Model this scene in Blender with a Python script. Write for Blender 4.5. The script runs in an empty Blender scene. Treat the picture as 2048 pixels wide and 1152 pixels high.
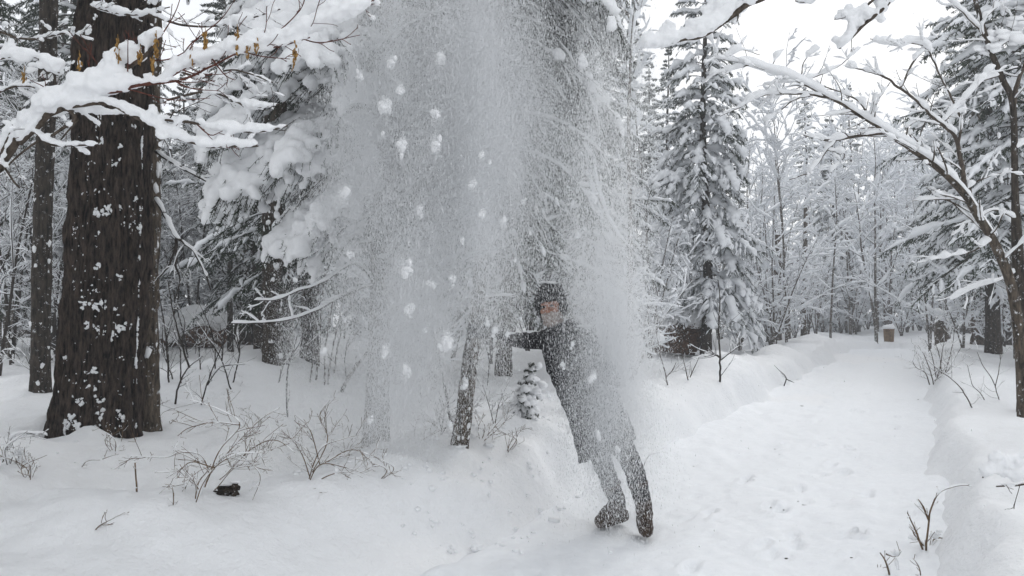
import bpy, math, random
import numpy as np

# ------------------------------------------------------------------ camera, sky, sun, exposure
S = bpy.context.scene
COL = S.collection
F_PX = 1577.0                      # focal length in pixels of the 2048 px wide photograph
CAM_Z = 1.45
PITCH = math.atan(44.0 / F_PX)     # the horizon sits 44 px below the middle of the picture
cam_data = bpy.data.cameras.new('camera')
cam = bpy.data.objects.new('camera', cam_data)
COL.objects.link(cam)
cam.location = (0, 0, CAM_Z)
cam.rotation_euler = (math.pi / 2 + PITCH, 0, 0)
cam_data.sensor_width = 36.0
cam_data.lens = 36.0 * F_PX / 2048.0
cam_data.clip_start = 0.05
cam_data.clip_end = 500.0
S.camera = cam

world = bpy.data.worlds.new('World')
S.world = world
world.use_nodes = True
nt = world.node_tree
nt.nodes.clear()
wo = nt.nodes.new('ShaderNodeOutputWorld')
bg = nt.nodes.new('ShaderNodeBackground')
sky = nt.nodes.new('ShaderNodeTexSky')
sky.sky_type = 'NISHITA'
sky.sun_disc = False
SUN_EL, SUN_AZ = math.radians(38), math.radians(28)      # behind the cloud, ahead and to the right
sky.sun_elevation = SUN_EL
sky.sun_rotation = SUN_AZ
sky.dust_density = 4.0
mix = nt.nodes.new('ShaderNodeMixRGB')                   # an even overcast over the clear sky
mix.inputs['Fac'].default_value = 0.9
mix.inputs['Color2'].default_value = (11.5, 11.8, 12.15, 1)
nt.links.new(sky.outputs['Color'], mix.inputs['Color1'])
nt.links.new(mix.outputs['Color'], bg.inputs['Color'])
bg.inputs['Strength'].default_value = 0.1
nt.links.new(bg.outputs['Background'], wo.inputs['Surface'])

sun_data = bpy.data.lights.new('sun', 'SUN')
sun_data.energy = 1.0
sun_data.angle = math.radians(20)
sun_data.color = (1.0, 0.98, 0.95)
sun = bpy.data.objects.new('sun', sun_data)
COL.objects.link(sun)
sun.rotation_euler = (math.pi / 2 - SUN_EL, 0, math.pi - SUN_AZ)
sun.location = (0, 0, 30)

S.view_settings.view_transform = 'Standard'
S.view_settings.look = 'None'
S.view_settings.exposure = -0.06
S.view_settings.gamma = 1.0
S.view_settings.use_curve_mapping = False
S.render.engine = 'CYCLES'
S.cycles.use_denoising = True
S.cycles.max_bounces = 10
S.cycles.diffuse_bounces = 9
S.cycles.glossy_bounces = 2
S.cycles.transmission_bounces = 9
S.cycles.transparent_max_bounces = 4
S.cycles.volume_bounces = 1
S.cycles.use_adaptive_sampling = True
S.cycles.adaptive_threshold = 0.03
S.cycles.volume_step_rate = 4

# ------------------------------------------------------------------ numpy helpers
def _h(ix, iy, iz):
    with np.errstate(over='ignore'):
        n = (ix.astype(np.int64) * 374761393 + iy.astype(np.int64) * 668265263 + iz.astype(np.int64) * 2147483647) & 0xffffffff
        n = ((n ^ (n >> 13)) * 1274126177) & 0xffffffff
        n = ((n ^ (n >> 16)) * 2246822519) & 0xffffffff
        n = n ^ (n >> 15)
    return (n & 0xffffff) / float(0xffffff)

def noise(x, y, z=0.0):
    x, y, z = np.broadcast_arrays(np.asarray(x, float), np.asarray(y, float), np.asarray(z, float))
    ix, iy, iz = np.floor(x), np.floor(y), np.floor(z)
    fx, fy, fz = x - ix, y - iy, z - iz
    fx, fy, fz = [f * f * f * (f * (f * 6 - 15) + 10) for f in (fx, fy, fz)]
    r = 0
    for dx in (0, 1):
        wx = fx if dx else 1 - fx
        for dy in (0, 1):
            wy = fy if dy else 1 - fy
            for dz in (0, 1):
                wz = fz if dz else 1 - fz
                r = r + wx * wy * wz * _h(ix + dx, iy + dy, iz + dz)
    return r * 2 - 1

def fbm(x, y, z=0.0, o=3):
    r, a, f = 0, 1.0, 1.0
    for i in range(o):
        r = r + a * noise(np.asarray(x) * f + 17.3 * i, np.asarray(y) * f - 9.1 * i, np.asarray(z) * f + 3.7 * i)
        a *= .5; f *= 2.03
    return r

def sstep(a, b, x):
    t = np.clip((x - a) / (b - a), 0, 1)
    return t * t * (3 - 2 * t)

def unit(v):
    return v / np.maximum(np.linalg.norm(v, axis=-1, keepdims=True), 1e-9)

def P(u, v, d):
    """point at depth d (metres along the view axis) seen at pixel (u, v) of the photograph"""
    x = (u - 1024.0) / F_PX; y = -(v - 576.0) / F_PX
    c, s = math.cos(PITCH), math.sin(PITCH)
    return np.array([d * x, d * (c - s * y), CAM_Z + d * (s + c * y)])

class MB:
    """collects vertices and faces, then links them as ONE mesh object"""
    def __init__(self):
        self.V = []; self.F = []; self.n = 0
    def add(self, v, f, m=0):
        v = np.asarray(v, float).reshape(-1, 3)
        f = np.asarray(f, np.int64)
        if len(f) == 0: return
        self.V.append(v); self.F.append((f + self.n, m)); self.n += len(v)
    def join(self, o, off=(0, 0, 0), rz=0, sc=1.0):
        c, s = math.cos(rz), math.sin(rz)
        R = np.array([[c, -s, 0], [s, c, 0], [0, 0, 1]])
        b = self.n
        for v in o.V:
            self.V.append((v * sc) @ R.T + np.asarray(off)); self.n += len(v)
        for f, m in o.F: self.F.append((f + b, m))
    def mesh(self, name, mats, smooth=True):
        me = bpy.data.meshes.new(name)
        V = np.concatenate(self.V) if self.V else np.zeros((0, 3))
        tot = np.concatenate([np.full(len(f), f.shape[1]) for f, m in self.F]) if self.F else np.zeros(0, int)
        idx = np.concatenate([f.ravel() for f, m in self.F]) if self.F else np.zeros(0, int)
        mi = np.concatenate([np.full(len(f), m) for f, m in self.F]) if self.F else np.zeros(0, int)
        me.vertices.add(len(V)); me.vertices.foreach_set('co', V.astype(np.float32).ravel())
        me.loops.add(len(idx)); me.loops.foreach_set('vertex_index', idx.astype(np.int32))
        me.polygons.add(len(tot))
        st = np.concatenate([[0], np.cumsum(tot)[:-1]]) if len(tot) else np.zeros(0)
        me.polygons.foreach_set('loop_start', st.astype(np.int32))
        for m in (mats if isinstance(mats, (list, tuple)) else [mats]): me.materials.append(m)
        me.polygons.foreach_set('material_index', mi.astype(np.int32))
        me.polygons.foreach_set('use_smooth', np.full(len(tot), smooth))
        me.update(calc_edges=True)
        return me
    def build(self, name, mats, parent=None, smooth=True, world_space=True):
        if parent is not None and world_space:
            self.V = [v - np.array(parent.location) for v in self.V]
        o = bpy.data.objects.new(name, self.mesh(name, mats, smooth))
        COL.objects.link(o)
        if parent is not None: o.parent = parent
        return o

def tag(o, label=None, cat=None, group=None, kind=None):
    if label: o['label'] = label
    if cat: o['category'] = cat
    if group: o['group'] = group
    if kind: o['kind'] = kind
    return o

def thing(name, label, cat, loc=(0, 0, 0), group=None):
    o = bpy.data.objects.new(name, None); COL.objects.link(o)
    o.location = loc; o.empty_display_size = .2
    return tag(o, label, cat, group)

def dup(root, loc, rz, sc, label, group):
    r = root.copy(); COL.objects.link(r)
    r.location = loc; r.rotation_euler = (0, 0, rz); r.scale = (sc, sc, sc)
    r['label'] = label; r['group'] = group
    for ch in list(root.children):
        c = ch.copy(); COL.objects.link(c); c.parent = r
    return r

def tubes(mb, Pt, R, sides=5, m=0, ecc=1.0):
    """Pt (N,K,3) polylines, R (N,K) radii"""
    Pt = np.asarray(Pt, float); R = np.asarray(R, float)
    if Pt.ndim == 2: Pt = Pt[None]; R = np.broadcast_to(R, Pt.shape[:2])
    N, K, _ = Pt.shape
    if N == 0: return
    T = unit(np.gradient(Pt, axis=1))
    mean = unit(Pt[:, -1] - Pt[:, 0])
    ref = np.zeros((N, 3))
    ref[np.arange(N), np.argmin(np.abs(mean), axis=1)] = 1
    s = unit(np.cross(T, ref[:, None, :])); u = np.cross(s, T)
    a = np.arange(sides) * 2 * math.pi / sides
    V = Pt[:, :, None, :] + R[:, :, None, None] * (np.cos(a)[None, None, :, None] * s[:, :, None, :] + np.sin(a)[None, None, :, None] * u[:, :, None, :])
    mb.add(V, grid_faces(N, K, sides), m)

def grid_faces(N, K, sides):
    n = np.arange(N)[:, None, None] * K * sides
    k = np.arange(K - 1)[None, :, None] * sides
    j = np.arange(sides)[None, None, :]
    j2 = (j + 1) % sides
    f = np.stack([n + k + j, n + k + j2, n + k + sides + j2, n + k + sides + j], -1)
    return f.reshape(-1, 4)

def snowtubes(mb, Pt, R, w, h, sides=6, m=0, rng=None, lump=.35, gap=.0, freq=9.0, lo=.3, hi=.7):
    """snow lying along the upper side of branches; w, h half width and height (scalar or (N,K))"""
    Pt = np.asarray(Pt, float); R = np.asarray(R, float)
    if Pt.ndim == 2: Pt = Pt[None]; R = np.broadcast_to(R, Pt.shape[:2])
    N, K, _ = Pt.shape
    if N == 0: return
    T = unit(np.gradient(Pt, axis=1))
    c = np.sqrt(np.maximum(0, 1 - T[..., 2] ** 2))
    fac = sstep(lo, hi, c)
    z = np.zeros_like(T); z[..., 2] = 1
    s = np.cross(T, z)
    bad = np.linalg.norm(s, axis=-1) < .05
    s[bad] = (1, 0, 0)
    s = unit(s); u = unit(np.cross(s, T))
    q = rng.random(3) * 50
    nz = noise(Pt[..., 0] * freq + q[0], Pt[..., 1] * freq + q[1], Pt[..., 2] * freq + q[2])
    nz2 = noise(Pt[..., 0] * freq * 2.7 + q[1], Pt[..., 1] * freq * 2.7 + q[2], Pt[..., 2] * freq * 2.7)
    mod = np.clip(1 + lump * nz * 1.6 + lump * .6 * nz2, .12, 2.2)
    if gap > 0:
        mod = mod * sstep(gap * 2 - 1.1, gap * 2 - .8, noise(Pt[..., 0] * freq * .5 + 9 + q[2], Pt[..., 1] * freq * .5, Pt[..., 2] * freq * .5 + q[0]))
    e = np.ones(K); e[0] = .25; e[-1] = .2
    if K > 6: e[1] = .85; e[-2] = .9
    mod = mod * fac * e[None]
    W = np.maximum(np.asarray(w) * mod, 0) ; H = np.asarray(h) * mod
    W = np.where(mod < .06, 0, W + R * .6 * np.minimum(mod, 1)); H = np.where(mod < .06, 0, H)
    a = np.arange(sides) * 2 * math.pi / sides + .3
    ca, sa = np.cos(a), np.sin(a)
    up = np.where(sa > 0, sa, sa * .22)
    base = Pt + u * (R * .55 * np.minimum(mod * 2, 1))[..., None]
    V = base[:, :, None, :] + (W[..., None] * ca)[..., None] * s[:, :, None, :] + (H[..., None] * up)[..., None] * u[:, :, None, :]
    mb.add(V, grid_faces(N, K, sides), m)

# unit blob (icosphere-like) arrays
def _ico(sub):
    import bmesh
    bm = bmesh.new(); bmesh.ops.create_icosphere(bm, subdivisions=sub, radius=1.0)
    v = np.array([x.co[:] for x in bm.verts]); f = np.array([[x.index for x in p.verts] for p in bm.faces])
    bm.free(); return v, f
ICO = {1: _ico(1), 2: _ico(2), 3: _ico(3)}

def blobs(mb, C, Rxyz, rng, sub=1, rough=.25, freq=1.3, m=0, axes=None):
    """lumpy blobs at C (N,3) with radii Rxyz (N,3); axes (N,3,3) rows = local axes"""
    C = np.asarray(C, float).reshape(-1, 3); N = len(C)
    if N == 0: return
    Rxyz = np.broadcast_to(np.asarray(Rxyz, float), (N, 3))
    v, f = ICO[sub]
    q = rng.random((N, 3)) * 60
    d = 1 + rough * noise(v[None, :, 0] * freq + q[:, None, 0], v[None, :, 1] * freq + q[:, None, 1], v[None, :, 2] * freq + q[:, None, 2]) * 1.5
    L = v[None] * d[..., None] * Rxyz[:, None, :]
    if axes is not None: L = np.einsum('nvi,nij->nvj', L, axes)
    V = C[:, None, :] + L
    F = f[None] + (np.arange(N) * len(v))[:, None, None]
    mb.add(V, F.reshape(-1, 3), m)

def remesh(mb, name, mat, voxel, parent=None, smooth=2, kind=None, rough=0.0, freq=10.0):
    """union of overlapping closed shapes as one continuous surface"""
    me = mb.mesh(name, mat)
    o = bpy.data.objects.new('tmp', me); COL.objects.link(o)
    md = o.modifiers.new('r', 'REMESH'); md.mode = 'VOXEL'; md.voxel_size = voxel; md.use_smooth_shade = True
    if smooth:
        sm = o.modifiers.new('s', 'SMOOTH'); sm.iterations = smooth; sm.factor = .5
    dg = bpy.context.evaluated_depsgraph_get()
    me2 = bpy.data.meshes.new_from_object(o.evaluated_get(dg))
    bpy.data.objects.remove(o); bpy.data.meshes.remove(me)
    me2.name = name
    n = len(me2.vertices)
    co = np.empty(n * 3, np.float32); me2.vertices.foreach_get('co', co); co = co.reshape(-1, 3).astype(float)
    if rough:
        no = np.empty(n * 3, np.float32); me2.vertices.foreach_get('normal', no); no = no.reshape(-1, 3)
        co = co + no * (rough * fbm(co[:, 0] * freq, co[:, 1] * freq, co[:, 2] * freq, 3))[:, None]
    if parent is not None: co = co - np.array(parent.location)
    me2.vertices.foreach_set('co', co.astype(np.float32).ravel())
    me2.polygons.foreach_set('use_smooth', np.full(len(me2.polygons), True))
    me2.materials.clear(); me2.materials.append(mat)
    me2.update()
    r = bpy.data.objects.new(name, me2); COL.objects.link(r)
    if parent is not None: r.parent = parent
    if kind: r['kind'] = kind
    return r

def resample(pts, step, extra=None):
    """smooth resampling of a polyline (Catmull-Rom), with extra per-point values"""
    p = np.asarray(pts, float); n = len(p)
    ex = None if extra is None else np.asarray(extra, float)
    A = p if ex is None else np.column_stack([p, ex])
    Q = np.vstack([2 * A[0] - A[1], A, 2 * A[-1] - A[-2]])
    out = []
    for i in range(n - 1):
        L = np.linalg.norm(p[i + 1] - p[i]); k = max(2, int(L / step))
        t = np.linspace(0, 1, k, endpoint=False)[:, None]
        a, b, c, d = Q[i], Q[i + 1], Q[i + 2], Q[i + 3]
        out.append(.5 * (2 * b + (c - a) * t + (2 * a - 5 * b + 4 * c - d) * t ** 2 + (3 * b - a - 3 * c + d) * t ** 3))
    out.append(A[-1:])
    o = np.vstack(out)
    return (o, None) if ex is None else (o[:, :3], o[:, 3])

# ------------------------------------------------------------------ materials
def new_mat(name):
    m = bpy.data.materials.new(name); m.use_nodes = True
    t = m.node_tree; b = t.nodes['Principled BSDF']
    return m, t, b

def nz_node(t, scale, detail=4, rough=.6, vec=None, stretch=None):
    n = t.nodes.new('ShaderNodeTexNoise'); n.inputs['Scale'].default_value = scale
    n.inputs['Detail'].default_value = detail; n.inputs['Roughness'].default_value = rough
    tc = t.nodes.new('ShaderNodeTexCoord')
    if stretch:
        mp = t.nodes.new('ShaderNodeMapping'); mp.inputs['Scale'].default_value = stretch
        t.links.new(tc.outputs['Object'], mp.inputs['Vector']); t.links.new(mp.outputs['Vector'], n.inputs['Vector'])
    else:
        t.links.new(tc.outputs['Object'], n.inputs['Vector'])
    return n

def ramp(t, src, stops):
    r = t.nodes.new('ShaderNodeValToRGB')
    el = r.color_ramp.elements
    while len(el) > 1: el.remove(el[-1])
    el[0].position = stops[0][0]; el[0].color = (*stops[0][1], 1)
    for p, c in stops[1:]:
        e = el.new(p); e.color = (*c, 1)
    t.links.new(src, r.inputs['Fac'])
    return r

def bump(t, b, src, strength, dist):
    bn = t.nodes.new('ShaderNodeBump'); bn.inputs['Strength'].default_value = strength; bn.inputs['Distance'].default_value = dist
    t.links.new(src, bn.inputs['Height']); t.links.new(bn.outputs['Normal'], b.inputs['Normal'])
    return bn

def snow_mat(name, c=(.868, .875, .888), bs=25, bd=.012, st=.5):
    m, t, b = new_mat(name)
    n = nz_node(t, bs, 6, .65)
    r = ramp(t, n.outputs['Fac'], [(.3, tuple(x * .965 for x in c)), (.7, c)])
    t.links.new(r.outputs['Color'], b.inputs['Base Color'])
    b.inputs['Roughness'].default_value = .75
    b.inputs['Specular IOR Level'].default_value = .15
    bump(t, b, n.outputs['Fac'], st, bd)
    return m

M = {}
M['snow'] = snow_mat('snow')
M['snow_ground'] = snow_mat('snow_ground', bs=8, bd=.05, st=.7)
M['snow_plain'] = snow_mat('snow_plain', (.84, .855, .88), 18, .01, .3)

m, t, b = new_mat('falling_flakes')
b.inputs['Base Color'].default_value = (.87, .877, .885, 1); b.inputs['Roughness'].default_value = .9
b.inputs['Specular IOR Level'].default_value = 0
tr = t.nodes.new('ShaderNodeBsdfTranslucent'); tr.inputs['Color'].default_value = (.87, .877, .885, 1)
mx = t.nodes.new('ShaderNodeMixShader'); mx.inputs['Fac'].default_value = .5
t.links.new(b.outputs['BSDF'], mx.inputs[1]); t.links.new(tr.outputs['BSDF'], mx.inputs[2])
t.links.new(mx.outputs['Shader'], t.nodes['Material Output'].inputs['Surface'])
M['flakes'] = m

# packed snow of the path: trodden grain and specks of grit
m, t, b = new_mat('trodden_snow')
n1 = nz_node(t, 14, 6, .7); n2 = nz_node(t, 3.2, 3, .5); n3 = nz_node(t, 34, 3, .6)
r1 = ramp(t, n1.outputs['Fac'], [(.3, (.80, .815, .84)), (.65, (.86, .875, .895))])
mu = t.nodes.new('ShaderNodeMath'); mu.operation = 'MULTIPLY'
ra = ramp(t, n2.outputs['Fac'], [(.55, (0, 0, 0)), (.72, (1, 1, 1))])
rb = ramp(t, n3.outputs['Fac'], [(.64, (0, 0, 0)), (.73, (1, 1, 1))])
t.links.new(ra.outputs['Color'], mu.inputs[0]); t.links.new(rb.outputs['Color'], mu.inputs[1])
mc = t.nodes.new('ShaderNodeMixRGB'); mc.inputs['Color2'].default_value = (.30, .29, .28, 1)
m3 = t.nodes.new('ShaderNodeMath'); m3.operation = 'MULTIPLY'; m3.inputs[1].default_value = .55
t.links.new(mu.outputs[0], m3.inputs[0]); t.links.new(m3.outputs[0], mc.inputs['Fac'])
t.links.new(r1.outputs['Color'], mc.inputs['Color1']); t.links.new(mc.outputs['Color'], b.inputs['Base Color'])
b.inputs['Roughness'].default_value = .7; b.inputs['Specular IOR Level'].default_value = .2
bump(t, b, n1.outputs['Fac'], .6, .02)
M['path'] = m

def bark_mat(name, dark, light, stretch=(9, 9, 1.6), bd=.02, frost=0.0, st=1.0):
    m, t, b = new_mat(name)
    n = nz_node(t, 3.0, 7, .7, stretch=stretch)
    r = ramp(t, n.outputs['Fac'], [(.38, dark), (.5, tuple((a + c) / 2 for a, c in zip(dark, light))), (.64, light)])
    col = r.outputs['Color']
    if frost:
        n2 = nz_node(t, 16, 5, .75)
        rf = ramp(t, n2.outputs['Fac'], [(.62 - .16 * frost, (0, 0, 0)), (.70 - .16 * frost, (1, 1, 1))])
        mxx = t.nodes.new('ShaderNodeMixRGB'); mxx.inputs['Color2'].default_value = (.78, .79, .81, 1)
        t.links.new(rf.outputs['Color'], mxx.inputs['Fac']); t.links.new(col, mxx.inputs['Color1'])
        col = mxx.outputs['Color']
    t.links.new(col, b.inputs['Base Color'])
    b.inputs['Roughness'].default_value = .9; b.inputs['Specular IOR Level'].default_value = .15
    bump(t, b, n.outputs['Fac'], st, bd)
    return m
M['bark_big'] = bark_mat('bark_big', (.004, .003, .0025), (.10, .074, .059), (10, 10, 2.2), .06)
M['bark_brown'] = bark_mat('bark_brown', (.022, .018, .013), (.14, .11, .083), (9, 9, 2.2), .025, frost=.2)
M['bark_dark'] = bark_mat('bark_dark', (.012, .010, .008), (.075, .06, .047), (9, 9, 2), .02, frost=.12)
M['bark_frost'] = bark_mat('bark_frost', (.03, .027, .022), (.12, .105, .085), (10, 10, 2), .015, frost=.55)
M['twig'] = bark_mat('twig', (.035, .028, .023), (.11, .088, .07), (14, 14, 8), .004, st=.5)
M['twig_frost'] = bark_mat('twig_frost', (.05, .043, .037), (.14, .12, .10), (14, 14, 8), .004, frost=.5, st=.5)
M['twig_dark'] = bark_mat('twig_dark', (.02, .017, .014), (.06, .05, .042), (14, 14, 8), .004, st=.5)
M['twig_red'] = bark_mat('twig_red', (.06, .025, .02), (.15, .06, .045), (14, 14, 8), .003, st=.5)
M['twig_tan'] = bark_mat('twig_tan', (.075, .05, .03), (.20, .135, .08), (14, 14, 8), .003, st=.5)

def flat_mat(name, c1, c2, scale=8, rough=.8, bd=.004, spec=.2):
    m, t, b = new_mat(name)
    n = nz_node(t, scale, 4, .6)
    r = ramp(t, n.outputs['Fac'], [(.35, c1), (.65, c2)])
    t.links.new(r.outputs['Color'], b.inputs['Base Color'])
    b.inputs['Roughness'].default_value = rough; b.inputs['Specular IOR Level'].default_value = spec
    if bd: bump(t, b, n.outputs['Fac'], .6, bd)
    return m
M['needle'] = flat_mat('needle', (.016, .026, .017), (.045, .062, .036), 6, .7, 0)
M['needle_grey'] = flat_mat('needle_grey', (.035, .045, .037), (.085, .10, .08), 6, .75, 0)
M['seed'] = flat_mat('seed', (.17, .09, .025), (.36, .21, .06), 90, .7, .002)
M['dead_leaf'] = flat_mat('dead_leaf', (.035, .018, .010), (.13, .065, .035), 14, .85, .02)
M['cut_wood'] = flat_mat('cut_wood', (.13, .085, .05), (.24, .165, .10), 10, .8, .01)
M['coat'] = flat_mat('coat', (.010, .010, .012), (.022, .022, .025), 22, .75, .012, .12)
M['trousers'] = flat_mat('trousers', (.012, .012, .014), (.03, .03, .033), 30, .85, .006, .1)
M['boot'] = flat_mat('boot', (.025, .017, .013), (.07, .048, .036), 30, .7, .006, .2)
M['sole'] = flat_mat('sole', (.16, .13, .10), (.26, .215, .17), 40, .8, .002)
M['hat'] = flat_mat('hat', (.008, .008, .009), (.03, .03, .032), 60, .95, .012, .05)
M['scarf'] = flat_mat('scarf', (.26, .22, .20), (.42, .37, .345), 45, .95, .006, .05)
M['skin'] = flat_mat('skin', (.36, .19, .135), (.42, .23, .165), 12, .55, .001, .3)
M['glove'] = flat_mat('glove', (.02, .02, .023), (.05, .05, .055), 40, .9, .003, .1)
# ------------------------------------------------------------------ terrain
def xc(y):
    y = np.asarray(y, float)
    d = np.clip(y - 29, 0, 9)
    return -1.3 + .525 * np.minimum(y, 29) + .525 * d - .0703 * d * d + np.where(y > 38, -.74 * (y - 38), 0)

def sdist(x, y):
    d = np.clip(np.asarray(y, float) - 29, 0, 9)
    sl = .525 - .1406 * d
    return (x - xc(y)) / np.sqrt(1 + sl * sl)

def wob(x, y):
    return .13 * noise(y * .8 + 4, x * .3) + .07 * noise(y * 2.3, x * .9 + 7) + .03 * noise(y * 4.1 + 1, x * 4)

# footprints: pixel in the photograph, length and width in metres, depth
BUMPS = []      # (x, y, rx, ry, h) added to the ground
def path_h(x, y):
    p = sdist(x, y)
    z = .012 * fbm(x * 1.1, y * 1.1, 0, 2) + .013 * fbm(x * 4.5, y * 3.2, 5, 3) + .007 * fbm(x * 14, y * 9, 2, 2)
    z = z - .02 * np.exp(-((np.abs(p) - .45) / .22) ** 2) + .05 * sstep(.8, 1.35, np.abs(p)) * (.7 + .6 * noise(x * 3, y * 3))
    for (fx, fy, fl, fw, fd) in FEET:
        u_ = (x - fx) * .88 - (y - fy) * .47; v_ = (x - fx) * .47 + (y - fy) * .88
        e = (u_ / fw) ** 2 + (v_ / fl) ** 2
        z = z - fd * np.exp(-e ** 2) + fd * .45 * np.exp(-((np.sqrt(e) - 1.5) / .35) ** 2)
    return z

def ground_h(x, y):
    x = np.asarray(x, float); y = np.asarray(y, float)
    p = sdist(x, y) + wob(x, y)
    end = 1.5 * sstep(27.5, 33.5, y); L = sstep(1.16, 1.46 + 1.3 * (1 - sstep(4.2, 5.3, y)), -p + end); Rr = sstep(1.10, 1.45, p + end)
    lo = fbm(x * .22, y * .22, 2, 2); mid = fbm(x * .8 + 3, y * .8, 4, 3); fine = fbm(x * 3.1, y * 3.1, 8, 3)
    berm = np.exp(-((-p - 1.95) / .55) ** 2)
    q = -p
    hl = .32 + .15 * berm * (1 + .8 * noise(y * .7, 3.3)) + .10 * lo * sstep(2, 6, q) + .09 * mid + .04 * fine + .012 * fbm(x * 7, y * 6, 1, 2)
    hr = .36 + .06 * np.exp(-((p - 1.8) / .45) ** 2) + .12 * lo * sstep(2, 5, p) + .06 * mid + .02 * fine
    z = np.where(p < 0, L * hl, Rr * hr) - .06 * (1 - np.maximum(L, Rr))
    z = z + np.maximum(L, Rr) * .008 * fbm(x * 9, y * 9, 3, 2)
    far = np.maximum(y - 40, 0)
    z = z + .012 * far
    for (bx, by, rx, ry, h) in BUMPS:
        e = ((x - bx) / rx) ** 2 + ((y - by) / ry) ** 2
        z = z + h * np.exp(-e)
    return z

FEET = []
def surf(x, y):
    x = np.asarray(x, float); y = np.asarray(y, float)
    g = ground_h(x, y)
    return np.where((np.abs(sdist(x, y)) < 1.45) & (y < 33), np.maximum(g, path_h(x, y) - .4 * sstep(29.5, 34, y)), g)

def G(u, v, sink=0.0):
    """where the sight line through pixel (u, v) meets the snow"""
    t_ = np.concatenate([np.arange(2, 12, .01), np.arange(12, 70, .05)])
    a = P(u, v, 1.0) - np.array([0, 0, CAM_Z])
    X = a[0] * t_; Y = a[1] * t_; Z = CAM_Z + a[2] * t_
    h = surf(X, Y)
    k = np.argmax(Z < h)
    if Z[k] >= h[k]: k = len(t_) - 1
    return np.array([X[k], Y[k], h[k] - sink])

def on(x, y, sink=.03):
    return np.array([x, y, float(surf(x, y)) - sink])

def flat_px(u, v):
    a = P(u, v, 1.0) - np.array([0, 0, CAM_Z]); t_ = -CAM_Z / a[2] * .99
    return a[0] * t_, a[1] * t_
rngF = np.random.default_rng(5)
for (u, v) in [(1663,924),(1645,944),(1600,972),(1567,1013),(1557,1018),(1540,1012),(1795,830),(1786,838),(1790,852),(1527,1085),(1540,1103),(1585,1062),(1588,1080),(1420,1020),(1700,897),(1692,890),(1685,858),(1705,818),(1720,820),(1690,940),(1610,995),(1490,960),(1380,1135),(1495,950),(1735,786),(1640,890),(1570,885),(1735,985)]:
    fx, fy = flat_px(u, v)
    FEET.append((fx, fy, .085 + .04 * rngF.random(), .034 + .014 * rngF.random(), .020 + .018 * rngF.random()))
for i in range(110):
    fy = 3.3 + 20 * rngF.random() ** 1.6; px = rngF.normal(0, .55)
    k_ = rngF.uniform(.5, 1.1); FEET.append((float(xc(fy)) + px * 1.13, fy, .09 * k_, .036 * k_, .006 + .014 * rngF.random()))
hx, hy = flat_px(1716, 1066)
FEET.append((hx, hy, .035, .03, .09))

for (u, v) in [(1240, 1038), (1288, 1046)]:
    fx, fy = flat_px(u, v); FEET.append((fx, fy, .15, .09, .008))
# mounds of the photograph: around the trunks, the slanting drift, the far boulders' skirts, the piled edge
def mound(u, v, d, rx, ry, h):
    p = P(u, v, d); BUMPS.append((p[0], p[1], rx, ry, h))
mound(190, 840, 7.3, .8, .7, .10)
mound(390, 960, 5.6, .8, .5, -.05)
mound(470, 760, 12.4, 1.0, .8, .32)
mound(560, 745, 13.0, .8, .9, .22)
mound(1040, 900, 6.3, .75, .6, .10)
mound(1150, 860, 8.4, 1.0, .9, .10)
mound(1420, 740, 13.5, 1.8, 1.4, .12)
mound(1640, 700, 24, 2.0, 2.0, .18)
mound(1950, 745, 11.2, 1.1, .7, .10)
BUMPS.append((15.6, 33.0, 2.4, 4.5, -.26))
for i in range(11):
    a_ = rngF.uniform(0, 6.28); BUMPS.append((-3.92 + .47 * math.cos(a_), 7.4 + .47 * math.sin(a_), .16, .15, rngF.uniform(-.05, .17)))
mound(150, 1130, 4.2, 1.0, .35, .10)
mound(640, 1090, 4.5, .9, .3, .06)
mound(520, 1040, 4.9, .8, .3, .05)

# ground sheet
ny, nx = 350, 330
yy = np.concatenate([np.linspace(-5, 3, 24, endpoint=False), 3 * (104 / 3.0) ** np.linspace(0, 1, ny - 24)])
tt = np.linspace(-1, 1, nx)
X = tt[None, :] * (5.0 + .78 * np.maximum(yy, 0))[:, None] + .12 * np.minimum(yy, 30)[:, None]
Y = np.broadcast_to(yy[:, None], X.shape)
Z = ground_h(X, Y)
i = np.arange(ny - 1)[:, None] * nx + np.arange(nx - 1)[None]
Fg = np.stack([i, i + 1, i + nx + 1, i + nx], -1).reshape(-1, 4)
mb = MB(); mb.add(np.stack([X, Y, Z], -1), Fg)
tag(mb.build('ground', M['snow_ground']), kind='structure')

# path sheet
yl = np.concatenate([np.linspace(-3, 2.5, 40, endpoint=False), 2.5 * (39 / 2.5) ** np.linspace(0, 1, 440)])
pl = np.linspace(-1.6, 1.6, 120)
sl = np.where(yl > 29, .525 - .1406 * np.clip(yl - 29, 0, 9), .525)
X = xc(yl)[:, None] + pl[None] * np.sqrt(1 + sl * sl)[:, None]
Y = np.broadcast_to(yl[:, None], X.shape)
Z = path_h(X, Y)
Z = Z - .25 * sstep(1.22, 1.58, np.abs(pl))[None] - .4 * sstep(29.5, 34, Y)
n0, n1_ = X.shape
i = np.arange(n0 - 1)[:, None] * n1_ + np.arange(n1_ - 1)[None]
mb = MB(); mb.add(np.stack([X, Y, Z], -1), np.stack([i, i + 1, i + n1_ + 1, i + n1_], -1).reshape(-1, 4))
tag(mb.build('path', M['path']), kind='structure')

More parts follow.
